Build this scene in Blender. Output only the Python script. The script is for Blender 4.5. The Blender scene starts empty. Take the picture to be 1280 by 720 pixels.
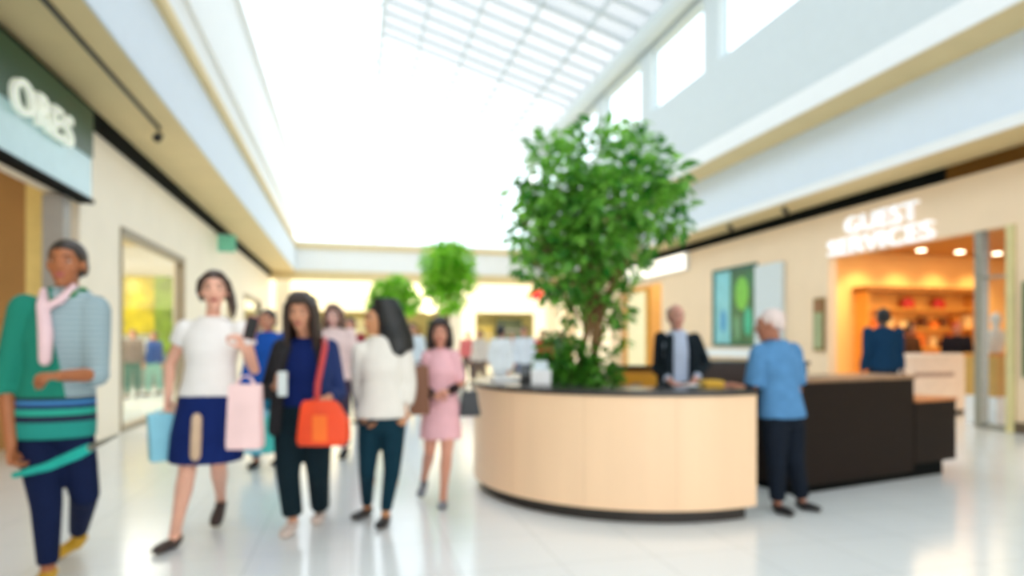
import bpy, bmesh, math, random
from mathutils import Vector, Matrix, Quaternion
import numpy as np

# ------------------------------------------------------------------ camera, sky, exposure
SC = bpy.context.scene
COL = SC.collection
YAW = math.atan(0.25)                    # the camera looks a little to the right along the mall
CAM_H = 1.3
FPX = 800.0                              # focal length in pixels of a 1280 wide frame
cam_data = bpy.data.cameras.new('camera')
cam_data.sensor_width = 36.0
cam_data.lens = 36.0 * FPX / 1280.0
cam_data.shift_y = 70.0 / 1280.0
cam_data.clip_end = 300
cam_data.dof.use_dof = True
cam_data.dof.focus_distance = 0.62
cam_data.dof.aperture_fstop = 2.9
cam = bpy.data.objects.new('camera', cam_data)
COL.objects.link(cam)
cam.location = (0, 0, CAM_H)
cam.rotation_euler = (math.pi / 2, 0, -YAW)
SC.camera = cam

world = bpy.data.worlds.new('sky')
SC.world = world
world.use_nodes = True
bg = world.node_tree.nodes['Background']
bg.inputs[0].default_value = (1.0, 0.995, 0.985, 1)
bg.inputs[1].default_value = 2.2

SC.view_settings.view_transform = 'Standard'
SC.view_settings.look = 'None'
SC.view_settings.gamma = 1.0
SC.view_settings.use_curve_mapping = False
SC.view_settings.exposure = 0.26
SC.cycles.use_denoising = True
SC.cycles.max_bounces = 10
SC.cycles.transparent_max_bounces = 24
SC.cycles.diffuse_bounces = 6
SC.cycles.caustics_reflective = False
SC.cycles.caustics_refractive = False
SC.cycles.sample_clamp_indirect = 8

def area_light(name, loc, size, power, color, rot=(0, 0, 0)):
    l = bpy.data.lights.new(name, 'AREA')
    l.shape = 'RECTANGLE'; l.size, l.size_y = size
    l.energy = power; l.color = color
    o = bpy.data.objects.new(name, l); COL.objects.link(o)
    o.location = loc; o.rotation_euler = rot
    return o

area_light('shop_ceiling_light', (12.2, 9.8, 3.35), (4.5, 3.5), 120, (1.0, 0.80, 0.50))
area_light('shop_ceiling_light', (-5.6, 6.0, 4.2), (2.5, 4.0), 25, (1.0, 0.80, 0.50))
area_light('shop_ceiling_light', (-6.0, 15.5, 4.2), (3.5, 9), 420, (1.0, 0.97, 0.88))
area_light('shop_ceiling_light', (12.2, 20, 4.0), (4, 4), 90, (1.0, 0.75, 0.40))
area_light('shop_ceiling_light', (12.2, 25.4, 4.0), (4, 3.5), 90, (1.0, 0.9, 0.6))
area_light('concourse_ceiling_light', (2.5, 35.0, 5.4), (20, 10), 1300, (1.0, 0.93, 0.72))

# ------------------------------------------------------------------ helpers
CR = Vector((math.cos(YAW), -math.sin(YAW), 0))
CF = Vector((math.sin(YAW), math.cos(YAW), 0))

def K(px, py, d):
    """Offset from the camera (right, forward, height above the floor) of a measured point d metres ahead."""
    return Vector(((px - 640) / FPX * d, d, CAM_H - (py - 430) / FPX * d))

def KG(px, py):
    return K(px, py, CAM_H * FPX / (py - 430))

def toworld(k):
    return CR * k[0] + CF * k[1] + Vector((0, 0, k[2]))

def tag(o, label=None, cat=None, group=None, kind=None):
    if label: o['label'] = label
    if cat: o['category'] = cat
    if group: o['group'] = group
    if kind: o['kind'] = kind
    return o

def empty(name, loc=(0, 0, 0), rz=0):
    o = bpy.data.objects.new(name, None)
    COL.objects.link(o); o.location = loc; o.rotation_euler = (0, 0, rz)
    o.empty_display_size = 0.1
    return o

def link(name, bm, mats, parent=None, loc=None, rz=None, smooth=False, bevel=0):
    me = bpy.data.meshes.new(name)
    bmesh.ops.recalc_face_normals(bm, faces=bm.faces[:])
    bm.to_mesh(me); bm.free()
    if not isinstance(mats, (list, tuple)): mats = [mats]
    for m in mats: me.materials.append(m)
    if smooth:
        for p in me.polygons: p.use_smooth = True
    o = bpy.data.objects.new(name, me)
    COL.objects.link(o)
    if parent: o.parent = parent
    if loc is not None: o.location = loc
    if rz is not None: o.rotation_euler = (0, 0, rz)
    if bevel:
        b = o.modifiers.new('bevel', 'BEVEL'); b.width = bevel; b.segments = 2; b.limit_method = 'ANGLE'
    return o

def B(bm, x0, x1, y0, y1, z0, z1, mi=0, M=None):
    vs = [Vector((x, y, z)) for x in (x0, x1) for y in (y0, y1) for z in (z0, z1)]
    if M: vs = [M @ v for v in vs]
    v = [bm.verts.new(p) for p in vs]
    for f in ((0, 1, 3, 2), (4, 6, 7, 5), (0, 4, 5, 1), (2, 3, 7, 6), (0, 2, 6, 4), (1, 5, 7, 3)):
        bm.faces.new([v[i] for i in f]).material_index = mi

def frame_of(d):
    d = d.normalized()
    a = Vector((0, 0, 1)) if abs(d.z) < 0.9 else Vector((1, 0, 0))
    x = d.cross(a).normalized(); y = d.cross(x).normalized()
    return x, y

def loft(bm, secs, n=16, mi=0):
    """secs: (center, xvec, yvec) rings, closed with domed ends."""
    rings = []
    for c, x, y in secs:
        rings.append([bm.verts.new(c + x * math.cos(t * 2 * math.pi / n) + y * math.sin(t * 2 * math.pi / n)) for t in range(n)])
    for a, b in zip(rings, rings[1:]):
        for i in range(n):
            bm.faces.new((a[i], a[(i + 1) % n], b[(i + 1) % n], b[i])).material_index = mi
    for r in (rings[0], rings[-1]):
        f = bm.faces.new(r); f.material_index = mi
    return rings

def tube(bm, pts, radii, n=12, mi=0, cap=True):
    """tapered round tube through pts."""
    pts = [Vector(p) for p in pts]
    if not isinstance(radii, (list, tuple)): radii = [radii] * len(pts)
    d0 = (pts[1] - pts[0]).normalized()
    x, y = frame_of(d0)
    secs = []
    if cap and radii[0] > .004:
        secs.append((pts[0] - d0 * radii[0] * .8, x * radii[0] * .5, y * radii[0] * .5))
    for i, p in enumerate(pts):
        if i == 0: d = pts[1] - pts[0]
        elif i == len(pts) - 1: d = pts[-1] - pts[-2]
        else: d = (pts[i] - pts[i - 1]).normalized() + (pts[i + 1] - pts[i]).normalized()
        if d.length < 1e-6: d = pts[i] - pts[i - 1]
        d.normalize()
        x = (x - d * x.dot(d)).normalized(); y = d.cross(x).normalized()
        secs.append((p, x * radii[i], y * radii[i]))
    if cap and radii[-1] > .004:
        secs.append((pts[-1] + d * radii[-1] * .8, x * radii[-1] * .5, y * radii[-1] * .5))
    loft(bm, secs, n, mi)

def ball(bm, c, r, M=None, u=14, v=10, mi=0):
    c = Vector(c)
    if not isinstance(r, (list, tuple)): r = (r, r, r)
    rows = []
    for j in range(1, v):
        ph = math.pi * j / v
        row = []
        for i in range(u):
            th = 2 * math.pi * i / u
            p = Vector((r[0] * math.sin(ph) * math.cos(th), r[1] * math.sin(ph) * math.sin(th), r[2] * math.cos(ph))) + c
            row.append(bm.verts.new(M @ p if M else p))
        rows.append(row)
    t = c + Vector((0, 0, r[2])); b = c - Vector((0, 0, r[2]))
    t = bm.verts.new(M @ t if M else t); b = bm.verts.new(M @ b if M else b)
    for i in range(u):
        bm.faces.new((t, rows[0][i], rows[0][(i + 1) % u])).material_index = mi
        bm.faces.new((b, rows[-1][(i + 1) % u], rows[-1][i])).material_index = mi
        for j in range(len(rows) - 1):
            bm.faces.new((rows[j][i], rows[j + 1][i], rows[j + 1][(i + 1) % u], rows[j][(i + 1) % u])).material_index = mi

def disc(bm, c, r, z0, z1, n=48, mi=0):
    loft(bm, [(Vector((c[0], c[1], z0)), Vector((r, 0, 0)), Vector((0, r, 0))), (Vector((c[0], c[1], z1)), Vector((r, 0, 0)), Vector((0, r, 0)))], n, mi)

# ------------------------------------------------------------------ materials
def lin(c):
    return tuple((x / 255 / 12.92 if x / 255 <= .04045 else ((x / 255 + .055) / 1.055) ** 2.4) for x in c)

def mat(name, rgb, rough=.6, metal=0, var=.06, scale=6, bump=0, emit=0, coat=0, spec=.5, emit_rgb=None, stretch=None):
    """rgb is the sRGB look of the surface; a noise keeps it from being flat."""
    m = bpy.data.materials.new(name); m.use_nodes = True
    nt = m.node_tree; p = nt.nodes['Principled BSDF']
    c = lin(rgb)
    tc = nt.nodes.new('ShaderNodeTexCoord'); mp = nt.nodes.new('ShaderNodeMapping')
    if stretch: mp.inputs['Scale'].default_value = stretch
    nz = nt.nodes.new('ShaderNodeTexNoise'); nz.inputs['Scale'].default_value = scale; nz.inputs['Detail'].default_value = 4
    nt.links.new(tc.outputs['Object'], mp.inputs[0]); nt.links.new(mp.outputs[0], nz.inputs['Vector'])
    cr = nt.nodes.new('ShaderNodeValToRGB')
    cr.color_ramp.elements[0].position = .3; cr.color_ramp.elements[1].position = .7
    cr.color_ramp.elements[0].color = tuple(x * (1 - var) for x in c) + (1,)
    cr.color_ramp.elements[1].color = tuple(min(1, x * (1 + var)) for x in c) + (1,)
    nt.links.new(nz.outputs['Fac'], cr.inputs[0]); nt.links.new(cr.outputs[0], p.inputs['Base Color'])
    p.inputs['Roughness'].default_value = rough; p.inputs['Metallic'].default_value = metal
    p.inputs['Specular IOR Level'].default_value = spec
    p.inputs['Coat Weight'].default_value = coat
    if bump:
        b = nt.nodes.new('ShaderNodeBump'); b.inputs['Strength'].default_value = bump; b.inputs['Distance'].default_value = .01
        nt.links.new(nz.outputs['Fac'], b.inputs['Height']); nt.links.new(b.outputs[0], p.inputs['Normal'])
    if emit:
        p.inputs['Emission Color'].default_value = lin(emit_rgb or rgb) + (1,)
        p.inputs['Emission Strength'].default_value = emit
    return m

def glass(name, tint=(.95, .98, 1), refl=.1):
    m = bpy.data.materials.new(name); m.use_nodes = True
    nt = m.node_tree; nt.nodes.clear()
    o = nt.nodes.new('ShaderNodeOutputMaterial'); t = nt.nodes.new('ShaderNodeBsdfTransparent'); g = nt.nodes.new('ShaderNodeBsdfGlossy')
    f = nt.nodes.new('ShaderNodeLayerWeight'); f.inputs[0].default_value = .12
    mx = nt.nodes.new('ShaderNodeMixShader')
    t.inputs[0].default_value = tint + (1,); g.inputs['Roughness'].default_value = .03
    ma = nt.nodes.new('ShaderNodeMath'); ma.operation = 'MULTIPLY'; ma.inputs[1].default_value = refl * 2
    nt.links.new(f.outputs['Facing'], ma.inputs[0]); nt.links.new(ma.outputs[0], mx.inputs[0]); nt.links.new(t.outputs[0], mx.inputs[1]); nt.links.new(g.outputs[0], mx.inputs[2])
    nt.links.new(mx.outputs[0], o.inputs[0])
    return m

M = {}
M['white_wall'] = mat('white_paint', (236, 238, 238), .7, var=.01)
M['grey_wall'] = mat('pale_grey_paint', (206, 214, 216), .7, var=.015)
M['fascia'] = mat('fascia_paint', (214, 225, 236), .6, var=.012)
M['beige'] = mat('beige_soffit_paint', (222, 200, 150), .7, var=.03, scale=2)
M['cream'] = mat('cream_wall_panel', (246, 236, 218), .55, var=.02, scale=2)
M['tan'] = mat('tan_wall_panel', (234, 208, 176), .55, var=.02, scale=2)
M['dark'] = mat('dark_recess_paint', (8, 12, 12), .8, spec=.1)
M['brown'] = mat('brown_recess_paint', (104, 70, 26), .8, spec=.1)
M['steel'] = mat('brushed_steel', (150, 150, 142), .35, .8, var=.1, scale=20)
M['whitemetal'] = mat('white_powder_coated_metal', (235, 238, 240), .45)
M['glass'] = glass('clear_glass')
M['roofglass'] = glass('roof_glass', (.90, .96, 1.0))
M['black'] = mat('black_plastic', (26, 26, 28), .4)

def floor_mat():
    m = mat('polished_white_tile', (232, 236, 236), .16, var=.012, scale=1.2)
    nt = m.node_tree; p = nt.nodes['Principled BSDF']
    br = nt.nodes.new('ShaderNodeTexBrick'); tc = nt.nodes.new('ShaderNodeTexCoord')
    br.offset = 0; br.inputs['Scale'].default_value = 1.0
    br.inputs['Brick Width'].default_value = .6; br.inputs['Row Height'].default_value = .6; br.inputs['Mortar Size'].default_value = .006
    br.inputs['Color1'].default_value = lin((234, 237, 237)) + (1,); br.inputs['Color2'].default_value = lin((231, 235, 236)) + (1,)
    br.inputs['Mortar'].default_value = lin((216, 220, 220)) + (1,)
    nt.links.new(tc.outputs['Object'], br.inputs['Vector'])
    nt.links.new(br.outputs['Color'], p.inputs['Base Color'])
    return m
M['floor'] = floor_mat()

# ------------------------------------------------------------------ structure
def S(name, boxes, m, bevel=0):
    bm = bmesh.new()
    for b in boxes: B(bm, *b)
    o = link(name, bm, m, bevel=bevel); o['kind'] = 'structure'
    return o

END = 28.0
S('floor', [(-12, 22, -9, 46, -.12, 0)], M['floor'])
LW = -3.3
S('wall_left', [(LW - .2, LW, -9, 2.2, 0, 4.34), (LW - .2, LW, 2.2, 9.07, 3.08, 4.34), (LW - .2, LW, 9.07, 10.5, 0, 4.34),
                (LW - .2, LW, 10.5, 14.2, 3.03, 4.34), (LW - .2, LW, 14.2, 16.8, 0, 4.34), (LW - .2, LW, 16.8, 19.6, 2.9, 4.34),
                (LW - .2, LW, 19.6, 21.6, 0, 4.34), (LW - .2, LW, 21.6, 25.5, 2.9, 4.34), (LW - .2, LW, 25.5, END, 0, 4.34)], M['cream'])
S('wall_left_shop', [(-9, -3.5, 9.15, 9.3, 0, 4.34)], mat('brown_shop_wall', (176, 132, 74), .6, var=.08, scale=1.5))
S('wall_left_shop_back', [(-9.2, -9, -9, 40, 0, 4.34)], M['cream'])
S('wall_left_shop_far', [(-9, -3.5, 22.2, 22.35, 0, 4.34)], M['white_wall'])
S('trim_left_band', [(LW, LW + .06, 9.07, END, 4.1, 4.34)], M['dark'])
S('trim_left_sign_band', [(LW, LW + .06, -6, 9.07, 4.2, 4.34)], M['dark'])
S('ceiling_left', [(-9.2, -2.3, -9, END, 4.34, 4.5)], M['beige'])
S('wall_left_fascia', [(-2.3, -2.27, -9, END, 4.335, 5.34), (-2.47, -2.3, -9, END, 4.5, 5.34)], M['fascia'])
S('trim_left_ledge', [(-2.6, -2.17, -9, END, 5.34, 5.48)], M['beige'])
S('wall_left_upper', [(-2.65, -2.42, -9, END, 5.48, 8.6)], M['white_wall'])
S('trim_left_upper', [(-2.5, -2.34, -9, END, 6.38, 6.46), (-2.6, -2.30, -9, END, 8.6, 8.74)], M['white_wall'])

RW = 9.4
S('wall_right', [(RW, RW + .2, -9, 7.34, 0, 3.95), (RW, RW + .2, 7.34, 11.07, 3.05, 3.95),
                 (RW, RW + .2, 11.07, 18.3, 0, 3.95), (RW, RW + .2, 18.3, 21.6, 3.25, 3.95), (RW, RW + .2, 21.6, 22.4, 0, 3.95),
                 (RW, RW + .2, 22.4, 27.0, 3.2, 3.95), (RW, RW + .2, 27.0, END, 0, 3.95)], M['tan'])
S('trim_right_band', [(RW + .05, RW + .2, 8.45, END, 3.95, 4.2)], M['dark'])
S('trim_right_brown', [(RW + .05, RW + .2, -9, 8.45, 3.95, 4.2)], M['brown'])
S('ceiling_right', [(8.6, 17, -9, END, 4.2, 4.34)], M['beige'])
S('wall_right_fascia', [(8.6, 8.8, -9, END, 4.34, 5.46)], M['fascia'])
S('trim_right_lip', [(8.55, 8.6, -9, END, 4.2, 4.36)], M['white_wall'])
S('trim_right_ledge', [(7.9, 8.8, -9, END, 5.46, 5.6)], M['beige'])
S('trim_right_edge', [(7.86, 7.93, -9, END, 5.47, 5.86)], M['white_wall'])
piers = [(7.95, 8.2, -9, END, 5.6, 7.65), (7.95, 8.2, -9, END, 9.3, 9.7)]
b = 12.75 - 3.35 * 6
while b < END:
    piers.append((7.95, 8.2, b, b + .65, 7.65, 9.3)); b += 3.35
S('wall_right_upper', piers, M['grey_wall'])
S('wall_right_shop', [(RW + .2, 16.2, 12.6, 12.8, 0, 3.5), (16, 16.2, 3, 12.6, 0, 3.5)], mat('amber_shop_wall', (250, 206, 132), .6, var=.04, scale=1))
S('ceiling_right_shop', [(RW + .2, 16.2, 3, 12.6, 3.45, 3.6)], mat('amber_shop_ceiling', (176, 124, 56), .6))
S('wall_right_shop_back', [(RW + .2, 16.2, 22.0, 22.2, 0, 4.2), (16, 16.2, 12.8, END, 0, 4.2)], mat('tan_shop_wall', (246, 214, 160), .6))
S('window_1', [(8.05, 8.07, -9, END, 7.65, 9.3)], M['roofglass'])
# far end: bulkhead over the cross concourse and its shop wall
S('wall_end_fascia', [(-3.6, 9.7, END, END + .25, 4.0, 5.55)], M['white_wall'])
S('trim_end', [(-3.6, 9.7, END - .06, END, 3.96, 4.36), (-3.6, 9.7, END - .1, END, 5.3, 5.5)], M['beige'])
S('ceiling_end', [(-12, 22, END + .25, 46, 5.5, 5.65)], M['cream'])
S('wall_end', [(-12, -7, 40, 40.3, 0, 5.5), (-4.2, -2.6, 40, 40.3, 0, 5.5), (1.2, 2.6, 40, 40.3, 0, 5.5), (6.2, 7.6, 40, 40.3, 0, 5.5), (11.5, 22, 40, 40.3, 0, 5.5),
               (-12, 22, 40.05, 40.3, 3.3, 5.5)], M['cream'])
S('wall_end_shop', [(-12, 22, 44, 44.3, 0, 5.5)], mat('yellow_green_shop_wall', (226, 216, 150), .6, var=.15, scale=.8))
bm = bmesh.new()
for a_ in (-2.9, 4.6, 9.3): B(bm, a_ - .3, a_ + .3, 29.2, 29.8, 0, 5.5)
o = link('wall_end_columns', bm, M['cream']); o['kind'] = 'structure'

# glazed roof: opaque spine beams, thin bars, panes
RID = (0.95, 11.8); EAVE_R = (7.95, 9.75); EAVE_L = (-2.5, 10.3)
def slope_box(bm, p, q, b0, b1, t0, t1):
    """bar running across the slope from p to q (a, z), between b0 and b1, t below/above the glass."""
    d = Vector((q[0] - p[0], q[1] - p[1])).normalized(); n = Vector((-d.y, d.x))
    if n.y < 0: n = -n
    c = [(p[0] + n.x * t, p[1] + n.y * t) for t in (t0, t1)] + [(q[0] + n.x * t, q[1] + n.y * t) for t in (t1, t0)]
    v = [bm.verts.new((x, bb, z)) for bb in (b0, b1) for x, z in c]
    bm.faces.new(v[:4]); bm.faces.new(v[4:])
    for i in range(4): bm.faces.new((v[i], v[(i + 1) % 4], v[4 + (i + 1) % 4], v[4 + i]))
bm = bmesh.new()
bb = -8.0
while bb <= END:
    slope_box(bm, RID, EAVE_R, bb - .035, bb + .035, -.08, 0); bb += .75
k = 0
for t in (.18, .38, .58, .78, .96):
    a_, z_ = RID[0] + (EAVE_R[0] - RID[0]) * t, RID[1] + (EAVE_R[1] - RID[1]) * t
    B(bm, a_ - .03, a_ + .03, -9, END, z_ - .12, z_ - .02)
bb = -8.0
while bb <= END:
    slope_box(bm, EAVE_L, RID, bb - .03, bb + .03, -.1, 0); bb += 4.0
B(bm, RID[0] - .07, RID[0] + .07, -9, END, RID[1] - .2, RID[1])
o = link('ceiling_glazing_bars', bm, mat('grey_glazing_bar', (192, 202, 206), .5)); o['kind'] = 'structure'
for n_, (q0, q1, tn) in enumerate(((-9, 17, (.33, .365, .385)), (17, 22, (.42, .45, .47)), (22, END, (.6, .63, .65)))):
    bm = bmesh.new(); slope_box(bm, RID, EAVE_R, q0, q1, .01, .025); o = link('window_%d' % (10 + n_), bm, glass('bloom_tint_glass', tuple(math.sqrt(v) for v in tn))); o['kind'] = 'structure'  # tint steps lighter toward the far end to paint in bloom
bm = bmesh.new(); slope_box(bm, EAVE_L, RID, -9, END, .01, .025); o = link('window_3', bm, M['roofglass']); o['kind'] = 'structure'
S('window_4', [(-2.56, -2.54, -9, END, 8.74, 10.3)], M['roofglass'])
bm = bmesh.new()
tube(bm, [(7.7, -9, 9.62), (7.7, END, 9.62)], .26, n=20, cap=False)
o = link('trim_gutter', bm, M['grey_wall'], smooth=True); o['kind'] = 'structure'
S('window_5', [(-2.5, 7.9, END + .1, END + .12, 5.55, 9.8)], M['roofglass'])
bm = bmesh.new()
for a_ in (-2.4, .95, 4.4, 7.8): B(bm, a_ - .05, a_ + .05, END + .05, END + .17, 5.55, 11.7 if a_ == .95 else 9.7)
o = link('trim_gable_mullions', bm, M['whitemetal']); o['kind'] = 'structure'

# ------------------------------------------------------------------ people: one continuous skin, clothes and hair as children
def vox(name, bm, voxel, mats, parent=None, smooth=4, factor=.5):
    """fuse the overlapping closed shapes of bm into one smooth surface."""
    me = bpy.data.meshes.new('tmp'); bmesh.ops.recalc_face_normals(bm, faces=bm.faces[:]); bm.to_mesh(me); bm.free()
    t = bpy.data.objects.new('tmp', me); COL.objects.link(t)
    r = t.modifiers.new('r', 'REMESH'); r.mode = 'VOXEL'; r.voxel_size = voxel; r.use_smooth_shade = True
    s = t.modifiers.new('s', 'SMOOTH'); s.factor = factor; s.iterations = smooth
    dg = bpy.context.evaluated_depsgraph_get()
    m2 = bpy.data.meshes.new_from_object(t.evaluated_get(dg))
    m2.name = name
    bpy.data.objects.remove(t); bpy.data.meshes.remove(me)
    m2.materials.clear()
    if not isinstance(mats, (list, tuple)): mats = [mats]
    for m in mats: m2.materials.append(m)
    for p in m2.polygons: p.use_smooth = True
    o = bpy.data.objects.new(name, m2); COL.objects.link(o)
    if parent: o.parent = parent
    return o

def skin_mat(rgb):
    m = mat('skin', rgb, .5, var=.04, scale=12)
    p = m.node_tree.nodes['Principled BSDF']; p.inputs['Subsurface Weight'].default_value = .08
    p.inputs['Subsurface Radius'].default_value = (.02, .008, .005)
    return m
def hair_mat(rgb): return mat('hair', rgb, .42, var=.35, scale=30, stretch=(6, 6, .5), bump=.3)
def cloth(name, rgb, var=.07, rough=.85): return mat(name, rgb, rough, var=var, scale=14, bump=.15, spec=.15)
EYE_W = mat('eye_white', (196, 186, 178), .5); EYE_D = mat('eye_iris', (44, 30, 22), .2); 

def head_matrix(c, face, tilt=0, roll=0, k=1.0):
    """local +y = where the face looks, +z = crown"""
    f = Vector(face).normalized(); z = Vector((0, 0, 1)); x = f.cross(z).normalized(); z = x.cross(f).normalized()
    R = Matrix((x, f, z)).transposed().to_4x4()
    return Matrix.Translation(c) @ R @ Matrix.Rotation(roll, 4, 'Y') @ Matrix.Rotation(tilt, 4, 'X') @ Matrix.Scale(k, 4)

def head_shape(bm, H):
    ball(bm, (0, -.014, .028), (.074, .094, .088), H, 20, 14)
    V = lambda x, y, z: H @ Vector((x, y, z)); D = lambda x, y, z: H.to_3x3() @ Vector((x, y, z))
    loft(bm, [(V(0, .018, .06), D(.056, 0, 0), D(0, .066, 0)), (V(0, .02, .02), D(.066, 0, 0), D(0, .070, 0)), (V(0, .022, -.03), D(.060, 0, 0), D(0, .066, 0)),
              (V(0, .03, -.068), D(.047, 0, 0), D(0, .056, 0)), (V(0, .042, -.098), D(.030, 0, 0), D(0, .038, 0)), (V(0, .05, -.110), D(.016, 0, 0), D(0, .02, 0))], 20)
    ball(bm, (0, .072, -.096), (.02, .016, .015), H)
    loft(bm, [(V(0, .083, .022), D(.007, 0, 0), D(0, .006, 0)), (V(0, .096, -.005), D(.009, 0, 0), D(0, .010, 0)), (V(0, .102, -.026), D(.014, 0, 0), D(0, .014, 0)), (V(0, .092, -.036), D(.010, 0, 0), D(0, .01, 0))], 12)
    ball(bm, (0, .078, .036), (.05, .012, .010), H)
    for s in (-1, 1):
        ball(bm, (s * .036, .062, -.018), (.022, .02, .024), H)
        ball(bm, (s * .076, -.004, -.004), (.009, .018, .030), H)
    ball(bm, (0, .084, -.056), (.024, .010, .012), H)

def face_parts(body, H, brow, lip):
    for s in (-1, 1):
        bm = bmesh.new(); ball(bm, (s * .031, .074, .010), (.0135, .012, .0068), H, 10, 8)
        ey = link('eye', bm, EYE_W, body, smooth=True); bm = bmesh.new(); ball(bm, (s * .031, .0825, .010), (.0068, .005, .0062), H, 8, 6); link('iris', bm, EYE_D, ey, smooth=True)
        bm = bmesh.new(); tube(bm, [H @ Vector((s * .014, .089, .031)), H @ Vector((s * .032, .088, .037)), H @ Vector((s * .050, .076, .031))], [.003, .0045, .002], 8)
        link('eyebrow', bm, brow, body, smooth=True)
    bm = bmesh.new(); ball(bm, (0, .089, -.052), (.024, .008, .006), H, 12, 8); ball(bm, (0, .088, -.062), (.020, .009, .007), H, 12, 8)
    link('lips', bm, lip, body, smooth=True)

def hand_shape(bm, w, d, nrm, side, curl=.5, k=1.0, spread=.12):
    """w wrist, d finger direction, nrm palm side, side = +1/-1 thumb side."""
    d = Vector(d).normalized(); nrm = Vector(nrm); nrm = (nrm - d * nrm.dot(d)).normalized(); s = d.cross(nrm).normalized() * side
    loft(bm, [(w - d * .02 * k, s * .026 * k, nrm * .020 * k), (w + d * .015 * k, s * .030 * k, nrm * .018 * k), (w + d * .055 * k, s * .040 * k, nrm * .015 * k), (w + d * .088 * k, s * .038 * k, nrm * .012 * k), (w + d * .096 * k, s * .03 * k, nrm * .008 * k)], 14)
    for off, L, base in ((.029, .070, .084), (.010, .080, .090), (-.010, .074, .087), (-.028, .058, .080)):
        p = w + d * base * k + s * off * k
        a = curl * .5; pts = [p - d * .02 * k, p]; rr = [.0095 * k, .0092 * k]
        sd = s * spread * (off / .03)
        for f, r in ((.45, .0085), (.30, .0078), (.25, .0068)):
            a += curl * .55
            p = p + ((d * math.cos(a) + nrm * math.sin(a)) + sd * math.cos(a)).normalized() * L * f * k
            pts.append(p); rr.append(r * k)
        tube(bm, pts, rr, 8)
    p = w + d * .025 * k + s * .028 * k
    q = p + (d * .6 + s * .65 + nrm * .35).normalized() * .038 * k
    r_ = q + (d * .8 + s * (.35 - curl * .4) + nrm * (.3 + curl * .5)).normalized() * .030 * k
    t = r_ + (d * .8 + s * (.15 - curl * .4) + nrm * (.4 + curl * .6)).normalized() * .024 * k
    tube(bm, [p - s * .014 * k, p, q, r_, t], [.014 * k, .013 * k, .011 * k, .0098 * k, .008 * k], 8)

class P: pass

def person(base, J, skin, voxel=.008, fem=False, H=1.7, face=None, tilt=0, roll=0, hk=1.0, hands=None, name='person', features=True):
    """J: joints in camera-aligned metres (offsets as given by K). base: ground point (K form).
       keys head neck sl sr el er wl wr hl hr kl kr al ar tl tr   (l = left in the picture)"""
    p = P(); b0 = Vector((base[0], base[1], 0)); p.b0 = b0
    j = {k: Vector(v) - b0 for k, v in J.items()}; p.j = j
    for k in ('sl', 'sr'): j[k].z += .028
    j['neck'].z += .008
    for a in 'lr':
        j['a' + a].z = max(j['a' + a].z, .085 * H / 1.7); j['t' + a].z = .028
    s = H / 1.7; p.s = s; p.fem = fem
    face = Vector(face or (0, -1, 0)); p.face = face
    HM = head_matrix(j['head'], face, tilt, roll, hk * s); p.HM = HM
    bm = bmesh.new()
    head_shape(bm, HM)
    nb = j['neck']
    tube(bm, [nb + Vector((0, 0, -.05)), nb + Vector((0, 0, .02)) , HM @ Vector((0, -.012, -.06))], [.062 * s, .052 * s, .05 * s] if not fem else [.055 * s, .044 * s, .043 * s], 16)
    torso_loft(bm, p, 0)
    for a in 'lr':
        sh, e, w = j['s' + a], j['e' + a], j['w' + a]
        g = .88 if fem else 1
        ball(bm, sh, .050 * s * g); tube(bm, [sh, sh.lerp(e, .5), e, e.lerp(w, .3), w], [.048 * s * g, .043 * s * g, .036 * s * g, .037 * s * g, .025 * s * g], 14, cap=False); ball(bm, e, .036 * s * g)
        hp, kn, an = j['h' + a], j['k' + a], j['a' + a]
        c = kn.lerp(an, .28) - face.normalized() * .014
        tube(bm, [hp, hp.lerp(kn, .5), kn, c, kn.lerp(an, .7), an], [.086 * s, .072 * s, .050 * s, .052 * s, .037 * s, .034 * s], 16, cap=False)
        foot_shape(bm, an, j['t' + a], s)
        hd = (hands or {}).get(a)
        if hd is None: hd = dict(d=(w - e), n=(0.0, -.2, 0) if abs((w - e).normalized().z) > .5 else (0, 0, -1), side=1 if a == 'l' else -1, curl=.5)
        hand_shape(bm, w, hd['d'], Vector(hd['n']) , hd['side'], hd.get('curl', .5), s * .96)
    o = vox(name, bm, voxel, skin, None, 3, .5)
    o.location = toworld(b0); o.rotation_euler = (0, 0, -YAW)
    p.o = o
    if features: face_parts(o, HM, p_brow, p_lip)
    return p

p_brow = mat('eyebrow_hair', (40, 28, 22), .7); p_lip = mat('lip', (176, 92, 86), .5)

def torso_axes(p):
    j = p.j
    x = (j['sr'] - j['sl']); x.z *= .3; x.normalize()
    y = Vector((0, 0, 1)).cross(x).normalized()
    return x, y

def torso_loft(bm, p, g, top=True, bottom=0.0, hipw=None, mi=0, ring=None):
    """torso rings inflated by g"""
    j, s = p.j, p.s
    x, y = torso_axes(p)
    sw = (j['sr'] - j['sl']).length / 2
    hc = (j['hl'] + j['hr']) / 2; nb = j['neck']
    up = nb - hc
    at = lambda t: hc + up * t
    f = p.fem
    rows = [(-.16, .15 if not f else .155, .095), (0.0, .165 if not f else .175, .11), (.22, .15 if not f else .145, .105), (.42, .14 if not f else .122, .095),
            (.66, .16 if not f else .145, .112 if not f else .115), (.82, sw / s * .96, .10), (.92, sw / s * .80, .085), (.985, .095, .07), (1.04, .058, .055)]
    secs = []
    for t, w, d in rows:
        if t < bottom: continue
        if not top and t > .96: continue
        w = w * s + g; d = d * s + g
        secs.append((at(t) + Vector((0, 0, g if t > .95 else 0)), x * w, y * d))
    loft(bm, secs, 24, mi)

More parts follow.
